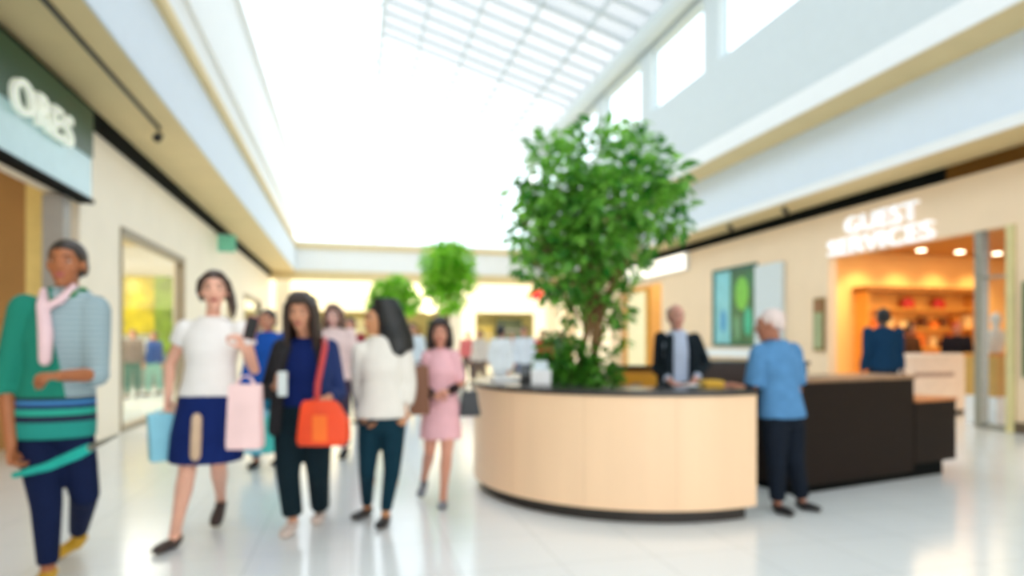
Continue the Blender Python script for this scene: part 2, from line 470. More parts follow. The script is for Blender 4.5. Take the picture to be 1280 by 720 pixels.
def foot_shape(bm, an, toe, s, g=0):
    d = toe - an; flat = Vector((d.x, d.y, d.z)); f = flat.normalized(); x = f.cross(Vector((0, 0, 1))).normalized(); u = x.cross(f)
    heel = an - f * .045 * s + Vector((0, 0, -.055 * s))
    ball_ = an.lerp(toe, .6) ; 
    loft(bm, [(an + Vector((0, 0, .02)), x * (.032 * s + g), f * (.036 * s + g)), (an - Vector((0, 0, .02 * s)), x * (.034 * s + g), f * (.046 * s + g)), (an + f * .01 + Vector((0, 0, -.05 * s)), x * (.034 * s + g), f * (.055 * s + g)), (an + f * .01 + Vector((0, 0, -.068 * s)), x * (.030 * s + g), f * (.05 * s + g))], 14)
    low = Vector((0, 0, -.055 * s)); 
    a0 = an + low + f * -.01; 
    loft(bm, [(a0, x * (.033 * s + g), u * (.030 * s + g)), (a0.lerp(toe, .45) , x * (.040 * s + g), u * (.026 * s + g)), (a0.lerp(toe, .8), x * (.042 * s + g), u * (.018 * s + g)), (toe, x * (.028 * s + g), u * (.012 * s + g))], 14)

def shirt(p, name, m, g=.016, sleeve=1.0, hem=0.0, voxel=.01, flare=0, arms='lr', bot=None, sleeve_w=.0, smooth=5):
    """top garment. sleeve: 0..2 (1 = elbow, 2 = wrist). hem: metres above the hip joint (negative: below)."""
    bm = bmesh.new(); j, s = p.j, p.s
    torso_loft(bm, p, g, top=True, bottom=.1)
    x, y = torso_axes(p); hc = (j['hl'] + j['hr']) / 2; up = (j['neck'] - hc)
    u = up.normalized()
    w = (.17 if p.fem else .168) * s + g; 
    loft(bm, [(hc + u * hem, x * (w + flare), y * (.112 * s + g + flare * .7)), (hc + u * (hem * .4 + .04), x * (w + flare * .6), y * (.112 * s + g + flare * .5)), (hc + up * .3, x * ((.15 if not p.fem else .142) * s + g), y * (.105 * s + g)), (hc + up * .5, x * (.13 * s + g), y * (.10 * s + g))], 24)
    for a in arms:
        sh, e, wr = j['s' + a], j['e' + a], j['w' + a]
        k = .88 if p.fem else 1
        g2 = g + sleeve_w
        pts = [sh, sh.lerp(e, min(1, sleeve) * .5), sh.lerp(e, min(1, sleeve))]
        rr = [.052 * s * k + g, .047 * s * k + g2 * .9, (.050 - .010 * min(1, sleeve)) * s * k + g2 * .9]
        if sleeve > 1.01:
            pts += [e.lerp(wr, (sleeve - 1) * .5), e.lerp(wr, sleeve - 1)]; rr += [.037 * s * k + g2, .030 * s * k + g2 * .8]
        tube(bm, pts, rr, 16, cap=False); ball(bm, sh, rr[0] * .96)
        if sleeve > 1.01: ball(bm, e, rr[2])
    return vox(name, bm, voxel, m, p.o, smooth)

def trousers(p, name, m, g=.016, to=.97, ankle=None, voxel=.01, waist=.12):
    bm = bmesh.new(); j, s = p.j, p.s
    x, y = torso_axes(p); hc = (j['hl'] + j['hr']) / 2
    x = (j['hr'] - j['hl']).normalized(); y = Vector((0, 0, 1)).cross(x).normalized()
    w = (.172 if p.fem else .166) * s
    loft(bm, [(hc + Vector((0, 0, waist * s)), x * (w * .92 + g), y * (.104 * s + g)), (hc + Vector((0, 0, .02)), x * (w + g), y * (.115 * s + g)), (hc - Vector((0, 0, .07 * s)), x * (w * .98 + g), y * (.108 * s + g)), (hc - Vector((0, 0, .12 * s)), x * (w * .6), y * (.07 * s))], 24)
    for a in 'lr':
        hp, kn, an = j['h' + a], j['k' + a], j['a' + a]
        e = kn.lerp(an, to)
        ra = ankle if ankle is not None else .036 * s + g
        tube(bm, [hp, hp.lerp(kn, .5), kn, kn.lerp(e, .35), e], [.09 * s + g, .078 * s + g, .056 * s + g * 1.1, (.056 * s + g) * .7 + ra * .3, ra], 18, cap=False); ball(bm, kn, .056 * s + g * 1.1)
    return vox(name, bm, voxel, m, p.o, 4)

def skirt(p, name, m, hemz, w0=.15, w1=.22, waist=.14, d1=.15, voxel=.01, shift=(0, 0)):
    bm = bmesh.new(); j, s = p.j, p.s
    x = (j['hr'] - j['hl']).normalized(); y = Vector((0, 0, 1)).cross(x).normalized()
    hc = (j['hl'] + j['hr']) / 2; b = Vector((hc.x + shift[0], hc.y + shift[1], hemz))
    loft(bm, [(hc + Vector((0, 0, waist)), x * w0, y * .11), (hc + Vector((0, 0, .04)), x * (w0 * .4 + w1 * .55), y * .135), (hc.lerp(b, .5), x * (w1 * .97), y * (d1 * .97)), (b, x * w1, y * d1)], 28)
    return vox(name, bm, voxel, m, p.o, 3)

def shoes(p, m, voxel=.007, g=.006, heel=0, low=True, which='lr', name='shoe'):
    for a in which:
        j, s = p.j, p.s
        an, toe = j['a' + a], j['t' + a]
        bm = bmesh.new()
        f = (toe - an).normalized(); x = f.cross(Vector((0, 0, 1))).normalized(); u = x.cross(f)
        lo = Vector((0, 0, -.055 * s)); a0 = an + lo
        loft(bm, [(a0 - f * .048 * s, x * (.022 * s + g), u * (.024 * s + g)), (a0 - f * .02 * s + Vector((0, 0, .008)), x * (.034 * s + g), u * (.036 * s + g)), (a0 + f * .03 * s, x * (.036 * s + g), u * (.036 * s + g)),
                  (a0.lerp(toe, .45) , x * (.041 * s + g), u * (.029 * s + g)), (a0.lerp(toe, .8), x * (.043 * s + g), u * (.021 * s + g)), (toe + f * .012, x * (.028 * s + g), u * (.013 * s + g))], 16)
        if heel:
            tube(bm, [a0 - f * .035 * s, Vector(((a0 - f * .04 * s).x, (a0 - f * .04 * s).y, max(.006, a0.z - .03 - heel)))], [.014, .008], 10)
        vox(name, bm, voxel, m, p.o, 3)

def cap_hair(bm, HM, back=.0, r=(.083, .100, .092), c=(0, -.026, .040)):
    ball(bm, c, r, HM, 22, 14)

def hair(p, m, style, voxel=.008, extra=None):
    bm = bmesh.new(); H = p.HM
    V = lambda x, y, z: H @ Vector((x, y, z))
    cap_hair(bm, H)
    if style in ('long', 'bob'):
        L = -.30 if style == 'long' else -.12
        for s_ in (-1, 1):
            for q in range(4):
                y0 = .045 - .035 * q
                tube(bm, [V(s_ * .03, y0 * .9, .115), V(s_ * .078, y0, .045), V(s_ * .088, y0 - .01, -.03), V(s_ * (.090), y0 - .012, -.11), V(s_ * (.088 + .01 * (q % 2)), y0 - .005, L + .03 * (q % 3))], [.022, .024, .026, .028, .014], 10)
        for q in range(5):
            xx = -.06 + .03 * q
            tube(bm, [V(xx, -.085, .08), V(xx * 1.1, -.108, 0), V(xx * 1.2, -.10, -.1), V(xx * 1.2, -.095, L)], [.025, .034, .034, .02], 10)
    if style == 'tied':
        tube(bm, [V(0, -.10, .04), V(0, -.135, 0), V(.01, -.13, -.1), V(.01, -.12, -.17)], [.03, .032, .026, .01], 10)
        for s_ in (-1, 1): tube(bm, [V(s_ * .03, .06, .10), V(s_ * .076, .03, .05), V(s_ * .083, 0, 0), V(s_ * .07, -.05, -.05)], [.018, .02, .02, .016], 10)
    if style == 'short':
        for s_ in (-1, 1): ball(bm, (s_ * .066, -.035, -.005), (.018, .05, .05), H)
        ball(bm, (0, -.075, -.02), (.06, .03, .05), H)
    if style == 'fringe' or style == 'long' or style == 'bob':
        for q in range(5):
            xx = -.05 + .025 * q
            tube(bm, [V(xx * .5, .03, .132), V(xx, .07, .105), V(xx * 1.3, .086, .075)], [.018, .018, .01], 8)
    if extra: extra(bm, V)
    return vox('hair', bm, voxel, m, p.o, 2)

def generic(base, H, facing=(0, -1, 0), stride=.25, arm='down', width=1.0, seated=False):
    """joints of a walking or standing figure. facing in camera-aligned axes"""
    s = H / 1.7; b = Vector((base[0], base[1], 0)); f = Vector(facing).normalized(); r = f.cross(Vector((0, 0, 1))).normalized()
    if r.x < 0: L, R = r, -r
    else: L, R = -r, r
    up = lambda z: Vector((0, 0, z * s))
    J = {}
    J['head'] = b + up(1.585) + f * .02; J['neck'] = b + up(1.42)
    J['sl'] = b + L * .175 * s * width + up(1.375); J['sr'] = b + R * .175 * s * width + up(1.375)
    for a, D, sg in (('l', L, 1), ('r', R, -1)):
        if arm == 'down':
            J['e' + a] = b + D * .22 * s + up(1.09) - f * .03 * sg; J['w' + a] = b + D * .22 * s + up(.86) + f * (.04 + .08 * sg)
        elif arm == 'front':
            J['e' + a] = b + D * .22 * s + up(1.10) - f * .0; J['w' + a] = b + D * .10 * s + up(1.10) + f * .25 * s
        J['h' + a] = b + D * .085 * s + up(.90)
        J['k' + a] = b + D * .09 * s + up(.49) + f * (stride * .5 * sg + .03)
        J['a' + a] = b + D * .09 * s + up(.085) + f * stride * sg * (1 if sg > 0 else .9)
        J['t' + a] = J['a' + a] + f * .17 * s - up(.058)
        if sg < 0 and stride > .1: J['a' + a] += up(.05)
    if seated:
        dz = .42 * s
        for k in list(J):
            if k[0] in 'hnsew': J[k] = J[k] - Vector((0, 0, dz))
        for a, D in (('l', L), ('r', R)):
            J['k' + a] = J['h' + a] + f * .42 * s + D * .02; J['a' + a] = b + D * .11 * s + f * .40 * s + up(.085); J['t' + a] = J['a' + a] + f * .17 * s - up(.058)
    return J

# ------------------------------------------------------------------ the shoppers
# 1: teal and grey striped top, at the left edge
base = K(62, 735, 3.42); d = 3.42
J = dict(head=K(83, 331, d), neck=K(84, 374, d + .05), sl=K(32, 392, d), sr=K(118, 393, d + .06),
         el=K(8, 482, d - .02), wl=K(14, 560, d - .10), er=K(120, 468, d + .02), wr=K(72, 470, d - .22),
         hl=K(46, 530, d + .05), hr=K(88, 530, d + .08), kl=K(58, 632, d - .02), kr=K(106, 618, d + .14),
         al=K(60, 706, d), ar=K(98, 664, d + .52))
J['tl'] = J['al'] + Vector((.02, -.19, -.065)); J['tr'] = J['ar'] + Vector((-.06, -.13, -.13))
sk = skin_mat((168, 102, 62))
p1 = person(base, J, sk, .007, H=1.75, face=(.3, -1, 0), hk=1.05,
            hands=dict(l=dict(d=(.25, -.25, -.9), n=(1, 0, 0), side=-1, curl=1.0), r=dict(d=(-1, -.15, .02), n=(0, .3, -1), side=1, curl=1.2)))
def teal_stripe(name):
    m = mat(name, (20, 130, 110), .85, bump=.1); nt = m.node_tree; p = nt.nodes['Principled BSDF']
    tc = nt.nodes.new('ShaderNodeTexCoord'); sx = nt.nodes.new('ShaderNodeSeparateXYZ'); nt.links.new(tc.outputs['Object'], sx.inputs[0])
    def ramp(stops, src, interp='CONSTANT'):
        r = nt.nodes.new('ShaderNodeValToRGB'); r.color_ramp.interpolation = interp
        while len(r.color_ramp.elements) < len(stops): r.color_ramp.elements.new(.5)
        for e, (pos, c) in zip(r.color_ramp.elements, stops): e.position = pos; e.color = lin(c) + (1,)
        nt.links.new(src, r.inputs[0]); return r
    def mth(op, a, b):
        n = nt.nodes.new('ShaderNodeMath'); n.operation = op
        for i, v in enumerate((a, b)):
            if isinstance(v, (int, float)): n.inputs[i].default_value = v
            else: nt.links.new(v, n.inputs[i])
        return n.outputs[0]
    z = sx.outputs['Z']; x = sx.outputs['X']
    stripe = mth('GREATER_THAN', mth('SINE', mth('MULTIPLY', z, 210), 0), .1)
    fine = nt.nodes.new('ShaderNodeMix'); fine.data_type = 'RGBA'
    fine.inputs[6].default_value = lin((112, 142, 152)) + (1,); fine.inputs[7].default_value = lin((176, 192, 198)) + (1,)
    nt.links.new(stripe, fine.inputs[0])
    side = nt.nodes.new('ShaderNodeMix'); side.data_type = 'RGBA'
    nt.links.new(mth('GREATER_THAN', mth('ADD', x, mth('MULTIPLY', z, .12)), .235), side.inputs[0])
    side.inputs[6].default_value = lin((8, 128, 108)) + (1,); nt.links.new(fine.outputs[2], side.inputs[7])
    band = ramp([(0, (20, 140, 130)), (.885, (14, 24, 56)), (.92, (30, 160, 140)), (.955, (16, 40, 90)), (.98, (60, 130, 190)), (.998, (16, 50, 60))], z)
    nt.links.new(mth('MULTIPLY', z, 1.0), band.inputs[0])
    low = nt.nodes.new('ShaderNodeMix'); low.data_type = 'RGBA'
    nt.links.new(mth('GREATER_THAN', z, 1.02), low.inputs[0]); nt.links.new(band.outputs[0], low.inputs[6]); nt.links.new(side.outputs[2], low.inputs[7])
    nt.links.new(low.outputs[2], p.inputs['Base Color'])
    return m
shirt(p1, 'top', teal_stripe('teal_and_grey_striped_knit'), g=.028, sleeve=1.15, hem=-.07, flare=.01)
trousers(p1, 'trousers', cloth('navy_cloth', (16, 28, 62)), g=.014,)
shoes(p1, mat('gold_leather', (204, 160, 44), .4, .3))
hair(p1, hair_mat((46, 32, 24)), 'short')
bm = bmesh.new(); q = p1.j
tube(bm, [q['neck'] + Vector((-.06, -.09, .03)), q['neck'] + Vector((-.03, -.14, -.05)), q['neck'] + Vector((.0, -.16, -.2)), q['neck'] + Vector((.0, -.165, -.34))], [.02, .03, .035, .03], 12)
tube(bm, [q['neck'] + Vector((.07, -.05, .06)), q['neck'] + Vector((.05, -.12, -.02)), q['neck'] + Vector((-.02, -.15, -.07))], [.02, .022, .02], 12)
vox('scarf', bm, .008, mat('pink_white_scarf', (232, 200, 206), .8, var=.1), p1.o, 3)
bm = bmesh.new(); tube(bm, [q['neck'] + Vector((-.085, .0, .035)), q['neck'] + Vector((-.06, -.07, .0)), q['neck'] + Vector((.01, -.105, -.035)), q['neck'] + Vector((.07, -.065, .01)), q['neck'] + Vector((.09, .0, .04))], [.022] * 5, 10)
vox('collar', bm, .008, cloth('green_collar_cloth', (30, 120, 50)), p1.o, 2)
tag(p1.o, 'person in teal and grey striped top and gold shoes at the left edge', 'person')
bm = bmesh.new(); w = q['wl'] + Vector((.02, -.05, -.1))
c = lambda px, py, dd: K(px, py, dd) - p1.b0
tube(bm, [c(18, 594, 3.28), c(60, 583, 3.2), c(98, 567, 3.12), c(112, 560, 3.1)], [.016, .022, .026, .022], 14)
tube(bm, [c(110, 561, 3.1), c(130, 552, 3.06), c(146, 544, 3.03)], [.018, .011, .007], 10, mi=1)
o = link('rolled_umbrella', bm, [cloth('teal_nylon', (40, 178, 166)), M['steel']], smooth=True); o.location = p1.o.location; o.rotation_euler = p1.o.rotation_euler
tag(o, 'slim teal rolled umbrella with grey tip held low by the person in striped top', 'umbrella')

# 2: white top and navy skirt
d = 4.12; base = K(258, 678, d); 
J = dict(head=K(268, 364, d), neck=K(266, 405, d + .03), sl=K(232, 417, d), sr=K(302, 418, d + .03),
         el=K(213, 455, d + .03), wl=K(210, 497, d - .03), er=K(318, 462, d + .02), wr=K(305, 436, d - .20),
         hl=K(243, 508, d), hr=K(278, 508, d), kl=K(234, 590, d - .12), kr=K(273, 582, d + .08),
         al=K(219, 657, d - .02), ar=K(276, 622, d + .55))
J['al'].z = .095; J['tl'] = J['al'] + Vector((-.03, -.17, -.075)); J['tr'] = J['ar'] + Vector((.03, -.15, -.08))
p2 = person(base, J, skin_mat((232, 176, 152)), .007, True, 1.74, face=(.42, -1, 0), hk=1.06,
            hands=dict(l=dict(d=(0, -.1, -1), n=(1, 0, 0), side=-1, curl=1.1), r=dict(d=(-.2, -.35, .7), n=(-1, 0, -.1), side=1, curl=1.0)))
shirt(p2, 'blouse', cloth('white_blouse_cloth', (240, 236, 234), .02), g=.02, sleeve=.42, hem=.07, flare=.0, sleeve_w=.006)
skirt(p2, 'skirt', cloth('navy_skirt_cloth', (18, 38, 98)), K(0, 574, d)[2], .155, .225, waist=.13, d1=.20, shift=(0, -.03))
bm = bmesh.new(); sk0 = c(0, 0, 1)
c2 = lambda px, py, dd: K(px, py, dd) - p2.b0
tube(bm, [c2(246, 522, d - .20), c2(245, 548, d - .235), c2(244, 571, d - .245)], [.03, .032, .03], 10)
link('skirt_panel', bm, cloth('beige_panel_cloth', (206, 178, 150)), p2.o, smooth=True)
shoes(p2, mat('dark_sandal_leather', (58, 44, 42), .5), g=.004)
hair(p2, hair_mat((62, 42, 32)), 'tied', extra=lambda bm, V: tube(bm, [V(-.07, -.02, .05), V(-.088, -.02, -.02), V(-.1, -.0, -.09), V(-.105, .02, -.15)], [.025, .028, .028, .012], 10))
tag(p2.o, 'person in a white short-sleeved blouse and navy knee-length skirt walking forward', 'person')

def bag(name, pts_hang, bottomw, topw, h, depth, m, label, group=None, handle=None, cat='bag', grip=None, rz=0, mh=None, mi_low=None):
    """soft bag: grip = camera offset point the handle hangs from"""
    e = empty(name, toworld(Vector((grip[0], grip[1], grip[2] - handle - h))), -YAW + rz)
    bm = bmesh.new()
    v = []
    for z, w_, dd in ((0, bottomw, depth), (.03, bottomw * 1.03, depth * 1.05), (h * .5, (bottomw + topw) / 2, depth * .95), (h * .96, topw, depth * .6), (h, topw * .98, depth * .5)):
        v.append([bm.verts.new((sx * w_ / 2, sy * dd / 2, z)) for sx, sy in ((-1, -1), (0, -1.08), (1, -1), (1.02, 0), (1, 1), (0, 1.08), (-1, 1), (-1.02, 0))])
    for a, b_ in zip(v, v[1:]):
        for i in range(8): bm.faces.new((a[i], a[(i + 1) % 8], b_[(i + 1) % 8], b_[i]))
    bm.faces.new(v[0]); bm.faces.new(v[-1])
    o = link('bag_body', bm, m, e, bevel=.004)
    for sy in (-1, 1):
        bm = bmesh.new()
        n = 9
        tube(bm, [(math.cos(math.pi * i / n) * topw * .28, sy * depth * .24 * (1 - math.sin(math.pi * i / n)), h - .02 + math.sin(math.pi * i / n) * (handle + .02)) for i in range(n + 1)], .0055, 8)
        link('handle', bm, mh or m, e, smooth=True)
    return tag(e, label, cat, group)

bag('shopping_bag', None, .13, .16, .30, .09, mat('pale_blue_paper', (140, 206, 226), .6), 'pale blue paper shopping bag in the hand of the person in the navy skirt', grip=K(204, 512, d - .05) + Vector((0, -.02, 0)), handle=.02, rz=.7)
bag('shopping_bag', None, .13, .14, .27, .07, mat('teal_paper', (38, 176, 178), .6), 'teal paper shopping bag hanging beside the navy skirt', grip=K(219, 512, d + .12), handle=.04, rz=.5)
bag('shopping_bag', None,   .19, .18, .38, .11, mat('pale_pink_cloth', (240, 206, 206), .7), 'pale pink soft shopping bag on the arm of the person in white blouse', grip=K(307, 470, d - .31), handle=.05, rz=.1)
bm = bmesh.new(); B(bm, -.036, .036, -.005, .005, -.075, .075); B(bm, -.033, .033, -.006, -.005, -.07, .07, 1)
o = link('smartphone', bm, [mat('dusty_pink_case', (190, 110, 112), .5), M['black']], bevel=.003); o.location = toworld(K(314, 410, d - .26)); o.rotation_euler = (.3, .25, -YAW + .3)
tag(o, 'small dusty pink phone held up by the person in the white blouse', 'phone')

# 3: navy top, black cardigan, orange handbag
d = 4.45; base = K(377, 664, d)
J = dict(head=K(376, 390, d - .05), neck=K(381, 430, d + .05), sl=K(352, 440, d), sr=K(412, 440, d + .05),
         el=K(338, 492, d + .02), wl=K(347, 482, d - .22), er=K(423, 492, d + .02), wr=K(408, 498, d - .20),
         hl=K(363, 528, d), hr=K(394, 528, d), kl=K(360, 592, d - .06), kr=K(398, 590, d + .02),
         al=K(366, 646, d - .02), ar=K(400, 634, d + .30))
J['tl'] = J['al'] + Vector((0, -.17, -.06)); J['tr'] = J['ar'] + Vector((.02, -.16, -.06))
J['el'] = K(334, 490, d + .04)
p3 = person(base, J, skin_mat((206, 148, 116)), .007, True, 1.7, face=(.1, -1, -.25), hk=1.06,
            hands=dict(l=dict(d=(.15, -.3, .9), n=(1, 0, -.1), side=-1, curl=1.15), r=dict(d=(-.9, -.4, -.15), n=(0, .3, -1), side=1, curl=1.0)))
shirt(p3, 'top', cloth('navy_top_cloth', (16, 34, 90)), g=.014, sleeve=.3, hem=-.02)
bm = bmesh.new(); q = p3.j
x, y = torso_axes(p3); hc = (q['hl'] + q['hr']) / 2; up = q['neck'] - hc
loft(bm, [(hc + up * t + y * yo, x * w_, y * dd) for t, w_, dd, yo in ((-.12, .205, .09, .055), (.3, .185, .10, .05), (.7, .19, .11, .04), (.85, .20, .10, .035), (.96, .13, .07, .03))], 24)
for s_ in (-1, 1):
    tube(bm, [hc + up * t + x * s_ * xo + y * -yo for t, xo, yo in ((-.08, .17, .09), (.3, .155, .10), (.65, .15, .11), (.85, .13, .095), (.95, .10, .05))], [.045, .045, .045, .045, .04], 12)
for a in 'lr':
    sh, e_, wr = q['s' + a], q['e' + a], q['w' + a]
    tube(bm, [sh, sh.lerp(e_, .5), e_, e_.lerp(wr, .75)], [.066, .063, .056, .046], 16, cap=False); ball(bm, sh, .066); ball(bm, e_, .058)
m = mat('black_and_navy_cardigan_knit', (20, 22, 30), .9, bump=.2)
nt = m.node_tree; tc = nt.nodes.new('ShaderNodeTexCoord'); sx = nt.nodes.new('ShaderNodeSeparateXYZ'); mm = nt.nodes.new('ShaderNodeMix'); mm.data_type = 'RGBA'; gt = nt.nodes.new('ShaderNodeMath'); gt.operation = 'GREATER_THAN'; gt.inputs[1].default_value = .15
nt.links.new(tc.outputs['Object'], sx.inputs[0]); nt.links.new(sx.outputs['X'], gt.inputs[0]); nt.links.new(gt.outputs[0], mm.inputs[0])
mm.inputs[6].default_value = lin((28, 26, 30)) + (1,); mm.inputs[7].default_value = lin((22, 44, 96)) + (1,); nt.links.new(mm.outputs[2], nt.nodes['Principled BSDF'].inputs['Base Color'])
vox('cardigan', bm, .01, m, p3.o, 4)
trousers(p3, 'trousers', cloth('black_green_trouser_cloth', (16, 34, 42)), g=.022, to=.95, ankle=.07)
shoes(p3, mat('pale_shoe_leather', (214, 196, 186), .5))
hair(p3, hair_mat((48, 34, 26)), 'long')
tag(p3.o, 'person with long dark hair in navy top, dark cardigan and wide trousers', 'person')
# orange handbag with a red strap over the shoulder
gpt = K(402, 500, d - .27)
e = empty('handbag', toworld(Vector((K(404, 530, d - .27)[0], d - .27, K(404, 556, d - .27)[2]))), -YAW)
bm = bmesh.new(); hb = .29
rows = []
for z, w0, w1, dd in ((0, -.145, .14, .12), (.04, -.155, .165, .13), (hb * .55, -.145, .16, .11), (hb * .9, -.135, .10, .08), (hb, -.12, .07, .06)):
    rows.append([bm.verts.new(v) for v in ((w0, -dd / 2, z), ((w0 + w1) / 2, -dd * .56, z), (w1, -dd / 2, z), (w1 + .01, 0, z), (w1, dd / 2, z), ((w0 + w1) / 2, dd * .56, z), (w0, dd / 2, z), (w0 - .01, 0, z))])
for a, b_ in zip(rows, rows[1:]):
    for i in range(8): bm.faces.new((a[i], a[(i + 1) % 8], b_[(i + 1) % 8], b_[i]))
bm.faces.new(rows[0]); bm.faces.new(rows[-1])
hbody = link('bag_body', bm, mat('orange_red_leather', (234, 70, 22), .4, var=.08), e, bevel=.008)
bm = bmesh.new(); B(bm, -.05, .045, -.075, -.062, .03, .20); link('pocket', bm, mat('bright_orange_leather', (248, 112, 30), .4), hbody, bevel=.005)
bm = bmesh.new(); loc = lambda kk: kk - Vector((K(404, 530, d - .27)[0], d - .27, K(404, 556, d - .27)[2]))
tube(bm, [loc(K(396, 506, d - .25)), loc(K(397, 480, d - .22)), loc(K(402, 455, d - .19)), loc(K(406, 436, d - .12)), loc(K(406, 424, d + .03)), loc(K(412, 440, d + .16)), loc(K(418, 500, d + .14))], .021, 8)
link('strap', bm, mat('red_leather_strap', (190, 58, 58), .45), e, smooth=True)
tag(e, 'orange handbag with red shoulder strap carried in front of dark trousers', 'handbag')
bm = bmesh.new(); B(bm, -.03, .03, -.005, .005, -.11, .05)
o = link('smartphone', bm, mat('pale_grey_plastic', (206, 216, 216), .4), bevel=.003); o.location = toworld(K(353, 474, d - .30)); o.rotation_euler = (0, 0, -YAW + .2)
tag(o, 'pale grey phone in the hand of the person in the dark cardigan', 'phone')

# 4: white loose top, long black veil of hair, seen turned to the left
d = 4.62; base = K(470, 655, d)
J = dict(head=K(472, 400, d), neck=K(478, 430, d + .02), sl=K(452, 444, d - .02), sr=K(503, 444, d + .05),
         el=K(452, 484, d + .05), wl=K(462, 516, d - .05), er=K(509, 480, d + .06), wr=K(505, 512, d - .02),
         hl=K(464, 525, d), hr=K(492, 525, d), kl=K(459, 588, d - .03), kr=K(490, 588, d - .03),
         al=K(459, 634, d + .24), ar=K(482, 643, d + .02))
J['tl'] = J['al'] + Vector((-.06, -.15, -.06)); J['tr'] = J['ar'] + Vector((-.01, -.17, -.065))
p4 = person(base, J, skin_mat((196, 138, 96)), .007, True, 1.6, face=(-.75, -.66, 0), hk=1.05)
shirt(p4, 'blouse', cloth('off_white_blouse_cloth', (226, 222, 214), .03), g=.03, sleeve=1.8, hem=.02, flare=.02, sleeve_w=.012)
trousers(p4, 'trousers', cloth('dark_teal_denim', (14, 48, 62)), g=.008, to=.93)
shoes(p4, mat('black_shoe_leather', (28, 26, 28), .4))
hair(p4, hair_mat((22, 24, 26)), 'short')
bm = bmesh.new(); cc = lambda px, py, dd: K(px, py, dd) - p4.b0
loft(bm, [(cc(481, 373, d), Vector((.085, 0, 0)), Vector((0, .09, 0))), (cc(485, 388, d + .01), Vector((.108, 0, .01)), Vector((0, .11, 0))), (cc(491, 408, d + .03), Vector((.118, 0, .01)), Vector((0, .125, 0))),
          (cc(496, 424, d + .05), Vector((.118, 0, .03)), Vector((0, .12, 0))), (cc(499, 440, d + .06), Vector((.112, 0, .03)), Vector((0, .13, 0))), (cc(496, 450, d + .06), Vector((.075, 0, .03)), Vector((0, .10, 0)))], 24)
vox('long_hair', bm, .009, hair_mat((24, 28, 30)), p4.o, 3)
tag(p4.o, 'person in off-white loose blouse and slim dark jeans with black hair swept back', 'person')

# 5: pink dress
d = 5.15; base = K(552, 632, d)
J = dict(head=K(550, 417, d), neck=K(551, 441, d + .02), sl=K(535, 449, d), sr=K(568, 449, d),
         el=K(524, 480, d + .02), wl=K(541, 494, d - .18), er=K(577, 480, d + .02), wr=K(563, 489, d - .20),
         hl=K(541, 515, d), hr=K(561, 515, d), kl=K(537, 565, d - .02), kr=K(558, 568, d - .08),
         al=K(530, 598, d + .30), ar=K(554, 620, d))
J['tl'] = J['al'] + Vector((-.02, -.08, -.12)); J['tr'] = J['ar'] + Vector((.01, -.15, -.075))
p5 = person(base, J, skin_mat((208, 146, 122)), .007, True, 1.52, face=(.1, -1, 0), hk=1.06,
            hands=dict(l=dict(d=(.9, -.3, .1), n=(0, .3, -1), side=-1, curl=.8), r=dict(d=(-.9, -.3, .0), n=(0, .3, -1), side=1, curl=.8)))
pk = cloth('pink_dress_cloth', (232, 180, 188), .05)
shirt(p5, 'dress_top', pk, g=.012, sleeve=.9, hem=-.03, sleeve_w=.0)
skirt(p5, 'dress_skirt', pk, K(0, 548, d)[2], .125, .17, waist=.10, d1=.12)
shoes(p5, mat('grey_heel_leather', (118, 122, 132), .4), heel=.03, g=.003)
hair(p5, hair_mat((34, 22, 20)), 'bob')
for a in 'lr':
    bm = bmesh.new(); w_, e_ = p5.j['w' + a], p5.j['e' + a]
    tube(bm, [w_, w_.lerp(e_, .45)], [.034, .038], 14); link('dark_cuff', bm, cloth('dark_cuff_cloth', (46, 32, 34)), p5.o, smooth=True)
tag(p5.o, 'person in a short pale pink dress with shoulder-length dark hair', 'person')
bag('tote_bag', None, .16, .15, .38, .09, mat('brown_leather', (120, 74, 46), .55), 'brown tote bag on the arm beside the pink dress', grip=K(523, 452, d - .17), handle=.03, rz=.3, mh=mat('brown_handle', (100, 60, 40), .5))
bag('handbag', None, .16, .12, .20, .09, mat('black_leather', (40, 44, 48), .45), 'small black handbag hanging by the right side of the pink dress', grip=K(587, 478, d), handle=.07, rz=.2)

# 6: man in a dark suit behind the round counter
d = 6.35; base = K(846, 640, d)
J = dict(head=K(845, 396, d - .06), neck=K(847, 418, d), sl=K(826, 426, d), sr=K(868, 427, d + .02),
         el=K(822, 462, d), wl=K(841, 479, d - .26), er=K(882, 455, d + .02), wr=K(866, 479, d - .30),
         hl=K(838, 490, d), hr=K(856, 490, d), kl=K(836, 543, d), kr=K(858, 543, d))
for a in 'lr':
    J['a' + a] = Vector((J['k' + a].x, d + .02, .085)); J['t' + a] = J['a' + a] + Vector((0, -.17, -.058))
p6 = person(base, J, skin_mat((214, 156, 140)), .008, False, 1.66, face=(.25, -1, -.12), hk=1.05,
            hands=dict(l=dict(d=(.7, -.6, -.1), n=(0, .2, -1), side=-1, curl=.5), r=dict(d=(-.7, -.6, -.1), n=(0, .2, -1), side=1, curl=.5)))
shirt(p6, 'shirt', cloth('pale_blue_shirt_cloth', (190, 204, 230), .03), g=.012, sleeve=1.75, hem=0)
bm = bmesh.new(); q = p6.j; x, y = torso_axes(p6); hc = (q['hl'] + q['hr']) / 2; up = q['neck'] - hc
loft(bm, [(hc + up * t + y * yo, x * w_, y * dd) for t, w_, dd, yo in ((-.3, .20, .09, .06), (.1, .195, .10, .055), (.5, .19, .11, .05), (.8, .205, .105, .045), (.95, .12, .07, .03))], 24)
for s_ in (-1, 1):
    tube(bm, [hc + up * t + x * s_ * xo + y * -yo for t, xo, yo in ((-.3, .15, .08), (.2, .13, .10), (.5, .13, .11), (.8, .115, .10), (.95, .085, .05))], [.06, .058, .055, .045, .035], 12)
